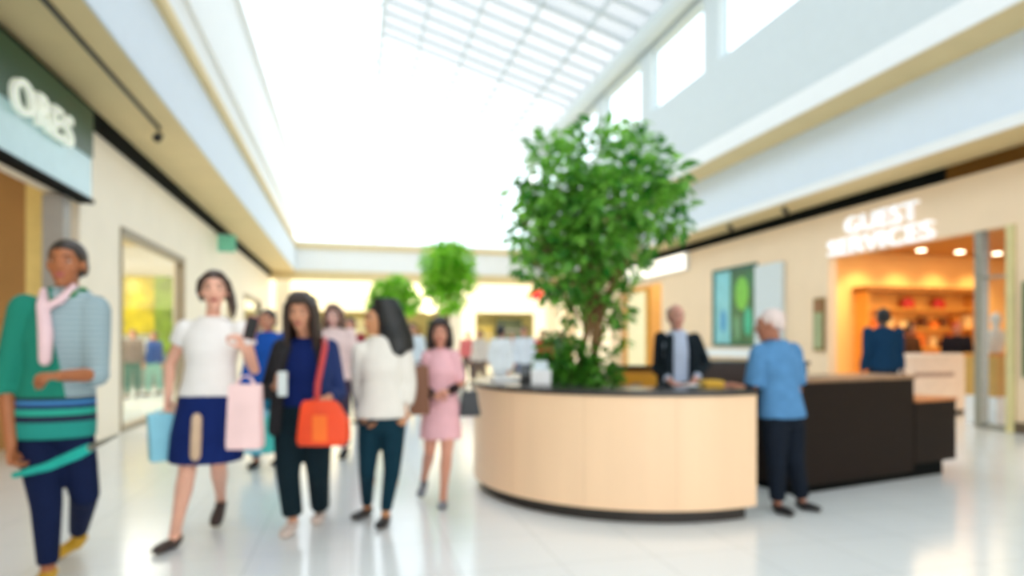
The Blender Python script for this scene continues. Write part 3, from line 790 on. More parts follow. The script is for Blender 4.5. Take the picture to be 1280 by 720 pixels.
for a in 'lr':
    sh, e_, wr = q['s' + a], q['e' + a], q['w' + a]
    tube(bm, [sh, sh.lerp(e_, .5), e_, e_.lerp(wr, .65)], [.066, .062, .056, .048], 16, cap=False); ball(bm, sh, .066); ball(bm, e_, .058)
vox('jacket', bm, .01, cloth('charcoal_suit_cloth', (26, 36, 44)), p6.o, 4)
trousers(p6, 'trousers', cloth('black_trouser_cloth', (22, 26, 32)))
shoes(p6, mat('black_shoe_leather', (22, 22, 24), .4))
bm = bmesh.new(); ball(bm, (0, -.035, .03), (.080, .085, .075), p6.HM); ball(bm, (0, -.075, -.02), (.06, .03, .05), p6.HM); vox('hair', bm, .008, hair_mat((150, 108, 100)), p6.o, 2)
tag(p6.o, 'person in dark suit jacket over pale blue shirt standing behind the round counter', 'person')

# 7: man in a blue shirt leaning on the counter, seen from behind
d = 4.95; base = K(980, 640, d)
J = dict(head=K(962, 407, d - .04), neck=K(969, 434, d), sl=K(950, 446, d - .10), sr=K(990, 444, d + .08),
         el=K(946, 494, d - .22), wl=K(925, 481, d - .10), er=K(997, 488, d + .12), wr=K(972, 484, d + .28),
         hl=K(968, 520, d - .02), hr=K(988, 520, d + .05), kl=K(970, 580, d - .04), kr=K(993, 578, d + .03),
         al=K(972, 626, d - .02), ar=K(1002, 622, d + .08))
J['sl'] = K(950, 446, d - .02)
J['el'] = K(941, 490, d - .02); J['wl'] = K(912, 481, d + .02)
J['tl'] = J['al'] + Vector((.05, -.13, -.055)); J['tr'] = J['ar'] + Vector((.09, -.10, -.055))
p7 = person(base, J, skin_mat((162, 104, 78)), .007, False, 1.6, face=(-.92, .35, -.12), hk=1.08,
            hands=dict(l=dict(d=(-1, .05, -.05), n=(0, 0, -1), side=1, curl=.35), r=dict(d=(-.7, .6, 0), n=(0, 0, -1), side=1, curl=.3)))
shirt(p7, 'shirt', cloth('light_blue_shirt_cloth', (84, 134, 180), .1), g=.03, sleeve=.85, hem=-.01, flare=.01, sleeve_w=.01)
trousers(p7, 'trousers', cloth('black_trouser_cloth', (18, 26, 38)), g=.02, to=.97, ankle=.058)
shoes(p7, mat('black_shoe_leather', (28, 26, 28), .4))
bm = bmesh.new(); H = p7.HM
ball(bm, (0, -.026, .040), (.084, .098, .090), H); ball(bm, (0, -.075, -.01), (.065, .035, .05), H)
vox('hair', bm, .008, hair_mat((214, 196, 190)), p7.o, 2)
bm = bmesh.new(); w_, e_ = p7.j['wl'], p7.j['el']; tube(bm, [w_.lerp(e_, .72), w_.lerp(e_, .98)], [.043, .05], 14); link('arm_band', bm, cloth('black_band_cloth', (24, 24, 28)), p7.o, smooth=True)
tag(p7.o, 'person in a light blue shirt and black trousers leaning on the round counter', 'person')

# people farther off
def passer(px, d, H, top, legs, skin, hairc, label, facing=(0, -1, 0), stride=.2, style='short', arm='down', seated=False, sleeve=1.9, dress=False, voxel=.012, width=1.0, group=None, features=True, shoe=(40, 40, 44)):
    b = K(px, 430 + CAM_H * FPX / d, d)
    q = person(b, generic(b, H, facing, stride, arm, width, seated), skin_mat(skin), voxel, style != 'short', H, face=facing, features=features, hk=1.05)
    shirt(q, 'top', cloth('shirt_cloth', top), g=.02, sleeve=sleeve, hem=-.04, voxel=.014, sleeve_w=.008)
    if dress: skirt(q, 'skirt', cloth('skirt_cloth', legs), .5, .15, .2, voxel=.014)
    else: trousers(q, 'trousers', cloth('trouser_cloth', legs), voxel=.014)
    shoes(q, cloth('shoe_leather', shoe), voxel=.01)
    hair(q, hair_mat(hairc), style, voxel=.01)
    return tag(q.o, label, 'person', group), q

o, q = passer(335, 6.9, 1.66, (30, 84, 176), (44, 130, 160), (200, 140, 112), (30, 26, 26), 'person in a bright blue jacket half hidden between white blouse and dark cardigan', stride=.1)
bag('shopping_bag', None, .30, .32, .42, .12, mat('light_blue_paper', (120, 200, 224), .6), 'light blue paper shopping bag carried behind the pink soft bag', grip=K(322, 508, 6.6), handle=.06)
bag('shopping_bag', None, .20, .22, .34, .10, mat('turquoise_paper', (70, 196, 190), .6), 'turquoise paper shopping bag beside the dark-haired shopper\'s wide trousers', grip=K(341, 515, 6.5), handle=.06, rz=.4)
passer(418, 7.2, 1.72, (238, 214, 214), (70, 60, 80), (232, 186, 176), (110, 80, 70), 'person in pale pink top just behind the orange handbag carrier\'s shoulder', stride=.15, style='bob')
passer(438, 10.5, 1.72, (150, 60, 70), (50, 60, 90), (200, 140, 120), (60, 40, 36), 'person in dark red top far behind, left of the off-white blouse', stride=.1, features=False)
passer(1104, 9.3, 1.8, (16, 52, 82), (20, 30, 44), (110, 74, 56), (20, 18, 20), 'person in dark navy jacket seen from behind at the orange shop entrance', (0.1, 1, 0), .05, width=1.15)
passer(1137, 13.2, 1.68, (80, 50, 30), (60, 40, 30), (150, 90, 60), (30, 20, 16), 'person in brown top inside the orange shop, nearest the navy-jacketed visitor', (.3, -1, 0), .05, features=False)
passer(1196, 12.6, 1.70, (26, 24, 34), (30, 30, 40), (176, 110, 84), (150, 26, 26), 'person in black top with red cap behind the white shop counter', (-.4, -1, 0), .05, arm='front', features=False)
# shoppers around the far concourse
for px, d_, H_, top, legs, hc_, lab, fc in (
    (626, 11.5, 1.62, (226, 232, 238), (200, 206, 214), (34, 36, 40), 'person in white top with dark hair just left of the leafy bush', (.6, .8, 0)),
    (655, 14.5, 1.68, (214, 222, 232), (120, 130, 150), (60, 40, 36), 'person in pale grey-blue top standing behind the round counter\'s left side', (0, -1, 0)),
    (678, 17.5, 1.68, (214, 70, 74), (60, 60, 70), (40, 30, 28), 'person in red top far off left of the tree trunk', (0, -1, 0)),
    (600, 17.0, 1.66, (226, 214, 208), (120, 100, 90), (90, 60, 46), 'person in cream top far off beyond the pink dress', (-.5, -.8, 0)),
    (516, 13.5, 1.72, (210, 222, 232), (150, 170, 190), (60, 46, 40), 'person in pale blue top far off between off-white blouse and pink dress', (0, -1, 0)),
    (585, 21.0, 1.7, (226, 120, 120), (90, 80, 80), (60, 46, 40), 'person in coral top far off under the green tree', (0, -1, 0)),
    (700, 20.0, 1.7, (90, 100, 90), (60, 60, 60), (40, 30, 28), 'person in dark green top far off close to the tree trunk', (.5, -.8, 0)),
    (640, 23.0, 1.7, (150, 90, 90), (70, 60, 70), (50, 36, 30), 'person in maroon top farthest off, seen above the round counter', (0, -1, 0))):
    passer(px, d_, H_, top, legs, (200, 146, 120), hc_, lab, fc, .12, voxel=.016, features=False)
for px, d_, H_, top, legs, hc_, lab, fc in (
    (166, 15.5, 1.64, (120, 110, 104), (60, 100, 90), (60, 40, 20), 'person in grey-brown top inside the left shop, leftmost behind the window', (.3, -1, 0)),
    (193, 16.2, 1.6, (50, 80, 140), (120, 170, 160), (90, 70, 60), 'person in blue top inside the left shop, behind the window', (-.3, -1, 0))):
    passer(px, d_, H_, top, legs, (200, 146, 120), hc_, lab, fc, .12, voxel=.016, features=False)

# ------------------------------------------------------------------ round service counter (camera-aligned frame at its centre)
CC = K(788, 430, 6.05); CC.z = 0; RO = 1.48
def at_cam(name, k, rz=0): return empty(name, toworld(Vector((k[0], k[1], k[2]))), -YAW + rz)
kiosk = at_cam('service_counter', CC)
A0, A1 = math.radians(-62), math.radians(-268)
def arc_wall(bm, r0, r1, z0, z1, a0=A0, a1=A1, n=64, mi=0):
    prev = None
    for i in range(n + 1):
        t = a0 + (a1 - a0) * i / n; c, s = math.cos(t), math.sin(t)
        cur = [bm.verts.new((r * c, r * s, z)) for r, z in ((r0, z0), (r1, z0), (r1, z1), (r0, z1))]
        if prev:
            for q in range(4): bm.faces.new((prev[q], prev[(q + 1) % 4], cur[(q + 1) % 4], cur[q])).material_index = mi
        else: bm.faces.new(cur)
        prev = cur
    bm.faces.new(prev[::-1])
wood = mat('pale_maple_veneer', (244, 208, 170), .32, var=.03, scale=5, stretch=(1, 1, .12), coat=.15)
bm = bmesh.new(); arc_wall(bm, RO - .06, RO, .10, .925)
kpanel = link('front_panel', bm, wood, kiosk, bevel=.004); JM = mat('maple_joint', (222, 190, 152), .5)
bm = bmesh.new(); arc_wall(bm, RO - .16, RO - .07, 0, .10, A0 - .03, A1 + .03); link('plinth', bm, mat('dark_plinth_laminate', (40, 36, 34), .5), kiosk)
bm = bmesh.new(); arc_wall(bm, RO - .46, RO + .015, .925, .965); link('countertop', bm, mat('dark_stone_countertop', (44, 42, 42), .22), kiosk, bevel=.006)
for i in range(1, 8):
    bm = bmesh.new(); t = A0 + (A1 - A0) * i / 8; c, s = math.cos(t), math.sin(t)
    R_ = Matrix.Rotation(t, 4, 'Z'); B(bm, RO + .0005, RO + .002, -.0025, .0025, .10, .925, 0, R_)
    link('panel_joint', bm, JM, kpanel)
tag(kiosk, 'round information counter with pale maple front, dark top and dark recessed plinth', 'counter')

pl_k = K(737, 430, 5.98); pl_k.z = 0
planter = at_cam('planter', pl_k)
bm = bmesh.new(); loft(bm, [(Vector((0, 0, z)), Vector((r, 0, 0)), Vector((0, r, 0))) for z, r in ((0, .40), (.05, .42), (.84, .46), (.90, .46), (.90, .42), (.85, .41))], 48)
link('pot', bm, mat('black_glazed_pot', (30, 28, 28), .35), planter, smooth=False)
bm = bmesh.new(); disc(bm, (0, 0), .405, .84, .875); link('soil', bm, mat('dark_potting_soil', (36, 26, 18), .95, bump=.8, scale=40), planter)
tag(planter, 'dark round planter inside the round counter holding the big leafy tree', 'planter')

def leaf_mat(name, a, b_, scale=9):
    m = bpy.data.materials.new(name); m.use_nodes = True; nt = m.node_tree; p = nt.nodes['Principled BSDF']; out = nt.nodes['Material Output']
    tc = nt.nodes.new('ShaderNodeTexCoord'); nz = nt.nodes.new('ShaderNodeTexNoise'); nz.inputs['Scale'].default_value = scale
    cr = nt.nodes.new('ShaderNodeValToRGB'); cr.color_ramp.elements[0].position = .35; cr.color_ramp.elements[1].position = .65
    cr.color_ramp.elements[0].color = lin(a) + (1,); cr.color_ramp.elements[1].color = lin(b_) + (1,)
    nt.links.new(tc.outputs['Object'], nz.inputs['Vector']); nt.links.new(nz.outputs['Fac'], cr.inputs[0]); nt.links.new(cr.outputs[0], p.inputs['Base Color'])
    p.inputs['Roughness'].default_value = .38
    tr = nt.nodes.new('ShaderNodeBsdfTranslucent'); mx = nt.nodes.new('ShaderNodeMixShader'); mx.inputs[0].default_value = .42
    nt.links.new(cr.outputs[0], tr.inputs[0]); nt.links.new(p.outputs[0], mx.inputs[1]); nt.links.new(tr.outputs[0], mx.inputs[2]); nt.links.new(mx.outputs[0], out.inputs[0])
    return m
def leaves(bm, blobs, n, size, rnd, flat=.4):
    tot = sum(r ** 2.4 for _, r in blobs)
    for c, r in blobs:
        for _ in range(int(n * r ** 2.4 / tot)):
            v = Vector((rnd.gauss(0, 1), rnd.gauss(0, 1), rnd.gauss(0, 1))).normalized() * r * rnd.uniform(.25, 1.0) ** .6
            p = c + v
            d = (v.normalized() * .8 + Vector((rnd.uniform(-1, 1), rnd.uniform(-1, 1), rnd.uniform(-.9, .3)))).normalized()
            s = d.cross(Vector((rnd.uniform(-1, 1), rnd.uniform(-1, 1), 1.2))).normalized(); u = s.cross(d)
            L = size * rnd.uniform(.65, 1.25); w = L * rnd.uniform(.22, .3)
            a = bm.verts.new(p); m1 = bm.verts.new(p + d * L * .5 + u * L * .06); t = bm.verts.new(p + d * L - u * L * .10)
            l1 = bm.verts.new(p + d * L * .35 + s * w + u * L * .12); l2 = bm.verts.new(p + d * L * .72 + s * w * .65 + u * L * .04)
            r1 = bm.verts.new(p + d * L * .35 - s * w + u * L * .12); r2 = bm.verts.new(p + d * L * .72 - s * w * .65 + u * L * .04)
            bm.faces.new((a, l1, m1)); bm.faces.new((l1, l2, t, m1)); bm.faces.new((a, m1, r1)); bm.faces.new((m1, t, r2, r1))
def plain(name, bm, m, parent):
    me = bpy.data.meshes.new(name); bm.to_mesh(me); bm.free(); me.materials.append(m)
    o = bpy.data.objects.new(name, me); COL.objects.link(o); o.parent = parent; return o

rnd = random.Random(7)
tk = Vector((pl_k.x, pl_k.y, .87))
tree = at_cam('indoor_tree', tk)
G1 = leaf_mat('fresh_green_leaf', (30, 122, 36), (150, 214, 84), 5)
def blobs_px(lst, d, origin, dj=.45):
    return [(K(x, y, d + rnd.uniform(-dj, dj)) - origin, r * d / FPX) for x, y, r in lst]
crown = blobs_px([(745, 205, 48), (695, 225, 42), (795, 200, 42), (838, 222, 26), (852, 236, 14), (655, 246, 20), (640, 262, 10), (662, 330, 20), (652, 312, 12), (705, 280, 50), (765, 265, 55), (820, 268, 38), (715, 335, 46), (776, 322, 40), (668, 300, 32),
                  (685, 350, 26), (752, 370, 36), (722, 385, 26), (682, 185, 24), (712, 176, 20), (795, 168, 18), (846, 280, 14), (776, 386, 18), (700, 250, 40), (740, 300, 46), (800, 240, 40), (770, 425, 14)], 5.98, tk)
bm = bmesh.new(); leaves(bm, crown, 3300, .125, rnd)
plain('foliage', bm, G1, tree)
bm = bmesh.new()
tip = K(742, 405, 5.98) - tk
for x0, x1 in ((-.05, -.03), (.04, .02), (0, .05)):
    tube(bm, [(x0, 0, -.01), (x0 * 1.6, .02, .25), (x1 * 1.8, -.01, .45), tip + Vector((x1, 0, 0)), tip + Vector((x1 * 3, .02, .3))], [.042, .036, .034, .03, .022], 10)
for c, r in crown:
    st = tip + Vector((rnd.uniform(-.04, .04), 0, rnd.uniform(-.1, .35)))
    tube(bm, [st, st.lerp(c, .5) + Vector((0, 0, .08)), c], [.014, .009, .005], 6)
link('trunk', bm, mat('grey_brown_bark', (128, 98, 62), .85, bump=.6, scale=25, var=.2), tree, smooth=True)
tag(tree, 'tall bushy green tree rising out of the round counter', 'tree')
bush = at_cam('bushy_plant', tk + Vector((-.05, .0, 0)))
bl = blobs_px([(704, 440, 27), (728, 452, 24), (758, 462, 24), (692, 462, 20), (716, 470, 18), (742, 474, 14), (776, 470, 10)], 5.9, tk, .12)
bm = bmesh.new(); leaves(bm, bl, 900, .10, rnd); plain('foliage', bm, leaf_mat('deep_green_leaf', (40, 112, 26), (110, 180, 60)), bush)
bm = bmesh.new()
for c, r in bl: tube(bm, [(rnd.uniform(-.1, .1), rnd.uniform(-.1, .1), -.005), c.lerp(Vector((0, 0, 0)), .5), c], [.01, .008, .005], 6)
link('stem', bm, mat('green_stem', (90, 110, 50), .7), bush, smooth=True)
tag(bush, 'low bushy green plant at the foot of the big tree', 'plant')

def far_tree(px, d, blist, label):
    k = K(px, 430, d); k.z = 0
    pt = at_cam('planter', k); bm = bmesh.new()
    loft(bm, [(Vector((0, 0, z)), Vector((r, 0, 0)), Vector((0, r, 0))) for z, r in ((0, .34), (.55, .42), (.6, .42), (.6, .38), (.54, .37))], 32); link('pot', bm, mat('pale_stone_pot', (214, 208, 198), .7), pt)
    bm = bmesh.new(); disc(bm, (0, 0), .37, .5, .56); link('soil', bm, mat('brown_soil', (60, 44, 30), .9), pt)
    tag(pt, 'pale planter under the ' + label, 'planter')
    k2 = k + Vector((0, 0, .55)); e = at_cam('indoor_tree', k2); bl = blobs_px([(x, y, r * 1.2) for x, y, r in blist], d, k2, .25)
    bm = bmesh.new(); leaves(bm, bl, 2200, .18, rnd); plain('foliage', bm, leaf_mat('light_green_leaf', (104, 190, 20), (184, 236, 84), 4), e)
    bm = bmesh.new(); c0 = sum((c for c, r in bl), Vector()) / len(bl)
    tube(bm, [(0, 0, 0), (c0.x * .5, 0, c0.z * .5), c0], [.05, .04, .03], 8)
    for c, r in bl: tube(bm, [c0 - Vector((0, 0, .3)), c], [.02, .008], 6)
    link('trunk', bm, mat('bark', (110, 90, 60), .9, bump=.4), e, smooth=True)
    tag(e, label, 'tree')
far_tree(560, 15.5, [(548, 328, 18), (572, 326, 18), (560, 345, 22), (544, 355, 14), (578, 350, 14), (562, 372, 16), (560, 318, 14)], 'bright green tree seen above the pink dress')
far_tree(488, 19.0, [(478, 368, 13), (497, 362, 14), (510, 378, 12), (486, 385, 14), (470, 382, 9)], 'smaller bright green tree behind the black hair')

# small things on the round counter
def on_counter(name, px, d, boxes, m, label, cat, rz=0, z=.966, parts=None):
    k = K(px, 430, d); k.z = z
    e = at_cam(name, k, rz)
    for pn, bx, mm in boxes:
        bm = bmesh.new()
        for b_ in bx: B(bm, *b_)
        link(pn, bm, mm, e, bevel=.004)
    return tag(e, label, cat)
on_counter('card_terminal', 657, 5.55, [('body', [(-.05, .05, -.04, .04, 0, .03), (-.045, .045, .0, .03, .03, .15)], M['black']), ('screen', [(-.038, .038, -.003, .0, .06, .14)], mat('dark_screen', (60, 72, 78), .15))], None, 'black card terminal on the left side of the round counter', 'terminal')
on_counter('printer', 676, 5.35, [('body', [(-.08, .08, -.08, .08, 0, .12)], M['whitemetal']), ('paper_tray', [(-.06, .06, .04, .075, .12, .19)], mat('pale_grey_tray', (200, 214, 220), .5))], None, 'small white printer beside the black card terminal', 'printer')
on_counter('leaflet_stack', 632, 5.75, [('leaflets', [(-.12, .12, -.09, .09, 0, .025)], mat('white_paper', (236, 238, 240), .8))], None, 'white leaflet stack at the far left of the round counter', 'leaflets', .3)
on_counter('tray', 889, 5.02, [('tray_base', [(-.075, .075, -.09, .09, 0, .012)], mat('mustard_plastic', (206, 160, 30), .45)), ('tray_rim', [(-.075, -.065, -.09, .09, .012, .05), (.065, .075, -.09, .09, .012, .05), (-.065, .065, -.09, -.08, .012, .05), (-.065, .065, .08, .09, .012, .05)], mat('mustard_rim', (216, 170, 40), .45))], None, 'mustard yellow tray between the two men at the round counter', 'tray')
on_counter('paper_sheet', 867, 5.15, [('sheet', [(-.07, .07, -.09, .09, 0, .004)], mat('white_sheet', (232, 236, 240), .8))], None, 'white paper sheet under the hands of the man in the suit', 'paper', .2)
# amber cabinet and dark back counter behind the tree
k = K(794, 430, 7.75); k.z = 0; e = at_cam('storage_cabinet', k)
bm = bmesh.new(); B(bm, -.30, .24, -.2, .2, 0, 1.0); link('body', bm, mat('amber_wood', (196, 128, 30), .45), e, bevel=.006)
for i in range(3):
    bm = bmesh.new(); B(bm, -.285, .225, -.215, -.2, .05 + i * .31, .34 + i * .31); dr = link('drawer', bm, mat('amber_drawer', (232, 160, 34), .4), e, bevel=.004)
    bm = bmesh.new(); B(bm, -.08, .04, -.232, -.217, .2 + i * .31, .215 + i * .31); link('handle', bm, M['steel'], dr)
bm = bmesh.new(); B(bm, -.32, .26, -.23, .22, 1.0, 1.035); link('top', bm, M['dark'], e)
tag(e, 'amber wooden drawer cabinet behind the round counter, left of the suited man', 'cabinet')
k = K(868, 430, 7.65); k.z = 0; e = at_cam('back_counter', k)
bm = bmesh.new(); B(bm, -.30, 1.25, -.22, .25, .08, 1.06); link('body', bm, mat('dark_walnut', (50, 34, 28), .45, var=.15, stretch=(1, 1, 6)), e, bevel=.006)
bm = bmesh.new(); B(bm, -.27, 1.22, -.17, .2, 0, .08); link('plinth', bm, M['dark'], e)
bm = bmesh.new(); B(bm, -.32, 1.27, -.25, .28, 1.06, 1.10); link('top', bm, mat('dark_top', (40, 34, 32), .3), e)
tag(e, 'dark walnut back counter between the suited man and the blue-shirted man', 'counter')

# dark brown desk to the right
pa = Vector((2.42, 5.46, 0)); dv = Vector((.899, .438, 0)); ang = math.atan2(dv.y, dv.x)
dkw = mat('dark_brown_laminate', (30, 21, 16), .55, spec=.15, var=.08, scale=3, stretch=(1, 1, 5))
topm = mat('brown_wood_top', (146, 112, 84), .3, var=.1)
e = at_cam('reception_desk', pa, ang)
bm = bmesh.new(); B(bm, 0, 1.62, 0, .55, .07, .965); link('body', bm, dkw, e, bevel=.005)
bm = bmesh.new(); B(bm, .02, 1.62, .04, .5, 0, .07); link('plinth', bm, M['dark'], e)
bm = bmesh.new(); B(bm, -.01, 1.63, -.015, .56, .965, 1.0); link('desktop', bm, topm, e, bevel=.004)
tag(e, 'tall dark brown reception desk behind the man in the light blue shirt', 'desk')
e = at_cam('low_desk', pa + dv * 1.64, ang)
bm = bmesh.new(); B(bm, 0, .66, 0, .55, .14, .735); link('body', bm, dkw, e, bevel=.005)
bm = bmesh.new(); B(bm, .0, .50, .04, .5, 0, .14); link('plinth', bm, M['dark'], e)
bm = bmesh.new(); B(bm, 0, .665, -.012, .56, .735, .765); link('desktop', bm, mat('painted_orange_lit_wood', (196, 120, 66), .3, var=.1), e, bevel=.004)  # orange light on the wood top is put into its colour
tag(e, 'lower dark brown desk section with painted orange-lit top at the right end', 'desk')

# ------------------------------------------------------------------ signs
def lettering(name, txt, side, x, b0, b1, z0, z1, m, parent=None, depth=.05):
    cu = bpy.data.curves.new('t', 'FONT'); cu.body = txt; cu.extrude = .5; cu.offset = .004; cu.space_character = 1.05
    t = bpy.data.objects.new('t', cu); COL.objects.link(t)
    me = bpy.data.meshes.new_from_object(t.evaluated_get(bpy.context.evaluated_depsgraph_get()))
    bpy.data.objects.remove(t); bpy.data.curves.remove(cu)
    co = np.array([v.co[:] for v in me.vertices]); lo, hi = co.min(0), co.max(0)
    for v in me.vertices:
        u, h, w = (v.co.x - lo[0]) / (hi[0] - lo[0]), (v.co.y - lo[1]) / (hi[1] - lo[1]), (v.co.z - lo[2]) / (hi[2] - lo[2])
        if side == 'right': v.co = (x - w * depth, b0 - u * (b0 - b1), z0 + h * (z1 - z0))
        elif side == 'left': v.co = (x + w * depth, b0 + u * (b1 - b0), z0 + h * (z1 - z0))
    me.materials.clear(); me.materials.append(m); me.name = name
    o = bpy.data.objects.new(name, me); COL.objects.link(o)
    if parent: o.parent = parent; o.matrix_parent_inverse = Matrix.Translation(-parent.location)
    return o
lit = mat('lit_white_letter', (246, 247, 255), .5, emit=.35)
e = empty('shop_sign', (RW, 9.8, 3.0))
lettering('lettering', 'GUEST', 'right', RW, 10.55, 8.9, 3.44, 3.76, lit, e, .09)
lettering('lettering', 'SERVICES', 'right', RW, 11.0, 8.6, 3.05, 3.37, lit, e, .09)
tag(e, 'white illuminated lettering in two lines reading GUEST SERVICES above the orange shop', 'sign')
def child_box(name, boxes, m, parent, bevel=0):
    bm = bmesh.new()
    for b_ in boxes: B(bm, *b_)
    o = link(name, bm, m, parent, bevel=bevel)
    o.matrix_parent_inverse = Matrix.Translation(-parent.location)
    return o
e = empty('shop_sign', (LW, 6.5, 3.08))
child_box('upper_board', [(LW, LW + .16, 2.0, 9.04, 3.62, 4.2)], mat('dark_green_board', (26, 72, 46), .35, var=.1, scale=1), e)
child_box('reflection_board', [(LW, LW + .14, 2.0, 9.04, 3.10, 3.62)], mat('pale_reflection_paint', (172, 206, 210), .2, var=.03), e)  # pale board puts the reflection on the sign into its colour
child_box('edge', [(LW, LW + .17, 2.0, 9.05, 3.05, 3.10)], M['dark'], e)
lettering('lettering', 'ORES', 'left', LW + .16, 7.0, 8.32, 3.53, 3.87, mat('cream_letter', (236, 240, 226), .5, emit=.25), e, .06)
tag(e, 'dark green shop sign, pale blue reflection painted below, with white letters ending in ORES', 'sign')
e = empty('hanging_sign', (LW, 17.1, 3.6))
child_box('panel', [(LW + .08, LW + .5, 17.06, 17.12, 3.58, 4.0)], mat('mint_green_sign', (120, 206, 176), .4), e, .01)
child_box('bracket', [(LW, LW + .3, 17.08, 17.10, 4.0, 4.03)], M['steel'], e)
tag(e, 'small mint green sign projecting from the left wall', 'sign')
e = empty('light_box_sign', (RW, 18.7, 3.45))
child_box('face', [(RW - .14, RW - .12, 16.65, 20.8, 3.48, 3.90)], mat('white_light_box', (255, 246, 232), .4, emit=1.3), e)
child_box('housing', [(RW - .12, RW, 16.6, 20.85, 3.44, 3.94)], M['whitemetal'], e)
tag(e, 'long white glowing light box sign on the right wall behind the big tree', 'sign')
e = empty('red_sign', (12.0, 40, 4.2))
child_box('panel', [(11.3, 12.9, 39.9, 40, 4.2, 4.8)], mat('red_sign_face', (226, 40, 44), .4), e, .02)
tag(e, 'small red shop sign at the far end, left of the big tree trunk', 'sign')
e = empty('light_box_sign', (-.8, 40, 4.0))
child_box('face', [(-2.6, 1.0, 39.85, 39.9, 4.1, 4.9)], mat('cream_light_box', (255, 240, 190), .4, emit=1.1), e)
child_box('housing', [(-2.65, 1.05, 39.9, 40.0, 4.05, 4.95)], M['whitemetal'], e)
tag(e, 'long cream glowing sign at the far end above the dark-haired shopper', 'sign')

# ------------------------------------------------------------------ wall pieces on the right
S('trim_right_pilaster', [(RW - .1, RW, 12.4, 13.4, 0, 3.15)], M['grey_wall'], .01)
e = empty('wall_poster', (RW, 14.35, 1.2))
child_box('frame', [(RW - .06, RW, 13.4, 13.48, 1.25, 3.25), (RW - .06, RW, 15.22, 15.3, 1.25, 3.25), (RW - .06, RW, 13.48, 15.22, 3.17, 3.25), (RW - .06, RW, 13.48, 15.22, 1.25, 1.31)], mat('dark_teal_frame', (20, 92, 80), .4), e)
child_box('blue_panel', [(RW - .03, RW - .01, 14.5, 15.22, 1.31, 3.17)], mat('pale_cyan_print', (120, 196, 206), .3, var=.12, scale=3), e)
child_box('green_panel', [(RW - .03, RW - .01, 13.48, 14.5, 1.31, 3.17)], mat('deep_green_print', (16, 96, 52), .3, var=.5, scale=2.5), e)
def flat_blob(name, bc, zc, rb, rz_, m, parent, x=RW - .034):
    bm = bmesh.new(); v = [bm.verts.new((x, bc + rb * math.cos(t * math.pi / 12), zc + rz_ * math.sin(t * math.pi / 12))) for t in range(24)]
    w = [bm.verts.new((x + .005, q.co.y, q.co.z)) for q in v]
    bm.faces.new(v); bm.faces.new(w[::-1])
    for i in range(24): bm.faces.new((v[i], v[(i + 1) % 24], w[(i + 1) % 24], w[i]))
    o = link(name, bm, m, parent); o.matrix_parent_inverse = Matrix.Translation(-parent.location)
flat_blob('lime_shape', 14.0, 2.55, .27, .42, mat('lime_print', (110, 190, 60), .3), e)
flat_blob('blue_shape', 14.82, 1.9, .13, .3, mat('blue_print', (30, 140, 196), .3), e)
flat_blob('teal_shape', 13.75, 1.85, .16, .35, mat('teal_print', (24, 176, 140), .3), e)
flat_blob('pale_green_shape', 14.2, 1.7, .14, .32, mat('sage_print', (90, 150, 110), .3), e)
tag(e, 'large framed poster in cyan and green on the beige right wall', 'poster')
o = S('wall_ledge', [(RW - .3, RW, 13.1, 15.7, .98, 1.18)], M['white_wall'], .01); del o['kind']; tag(o, 'white ledge below the cyan and green poster', 'ledge')
e = empty('wall_directory', (RW, 11.3, 1.2))
child_box('frame', [(RW - .05, RW, 11.15, 11.45, 1.15, 2.25)], mat('bronze_frame', (140, 110, 60), .4, .5), e)
child_box('panel', [(RW - .06, RW - .05, 11.18, 11.42, 1.2, 1.95)], mat('sage_panel', (150, 160, 120), .4), e)
child_box('header', [(RW - .06, RW - .05, 11.18, 11.42, 1.98, 2.2)], mat('brown_header', (140, 96, 60), .4), e)
tag(e, 'narrow bronze-framed directory panel beside the orange shop entrance', 'panel')
e = empty('wall_poster', (RW, 6.3, .8))
child_box('frame', [(RW - .05, RW, 5.4, 7.16, .82, 2.2)], mat('olive_frame', (120, 124, 84), .5), e)
child_box('print', [(RW - .06, RW - .05, 5.45, 7.11, .87, 2.15)], mat('dark_green_print', (64, 84, 56), .3, var=.3, scale=2), e)
tag(e, 'dark green framed poster at the right edge next to the glass', 'poster')
S('trim_right_post', [(RW - .04, RW + .2, 7.28, 7.40, 0, 3.05)], mat('olive_cream_post', (206, 194, 140), .5))
S('baseboard_right', [(RW - .03, RW, -9, 7.34, 0, .16), (RW - .03, RW, 11.07, 18.3, 0, .16)], mat('brown_baseboard', (92, 74, 52), .5))
e = empty('window_6', (RW + .1, 7.6, 0)); e['kind'] = 'structure'
child_box('window_frame', [(RW + .02, RW + .16, 7.82, 7.94, 0, 3.05), (RW + .04, RW + .14, 7.4, 7.82, 0, .08), (RW + .04, RW + .14, 7.4, 7.82, 2.3, 2.34)], M['steel'], e)
child_box('pane', [(RW + .09, RW + .10, 7.4, 7.82, .08, 3.05)], M['glass'], e)

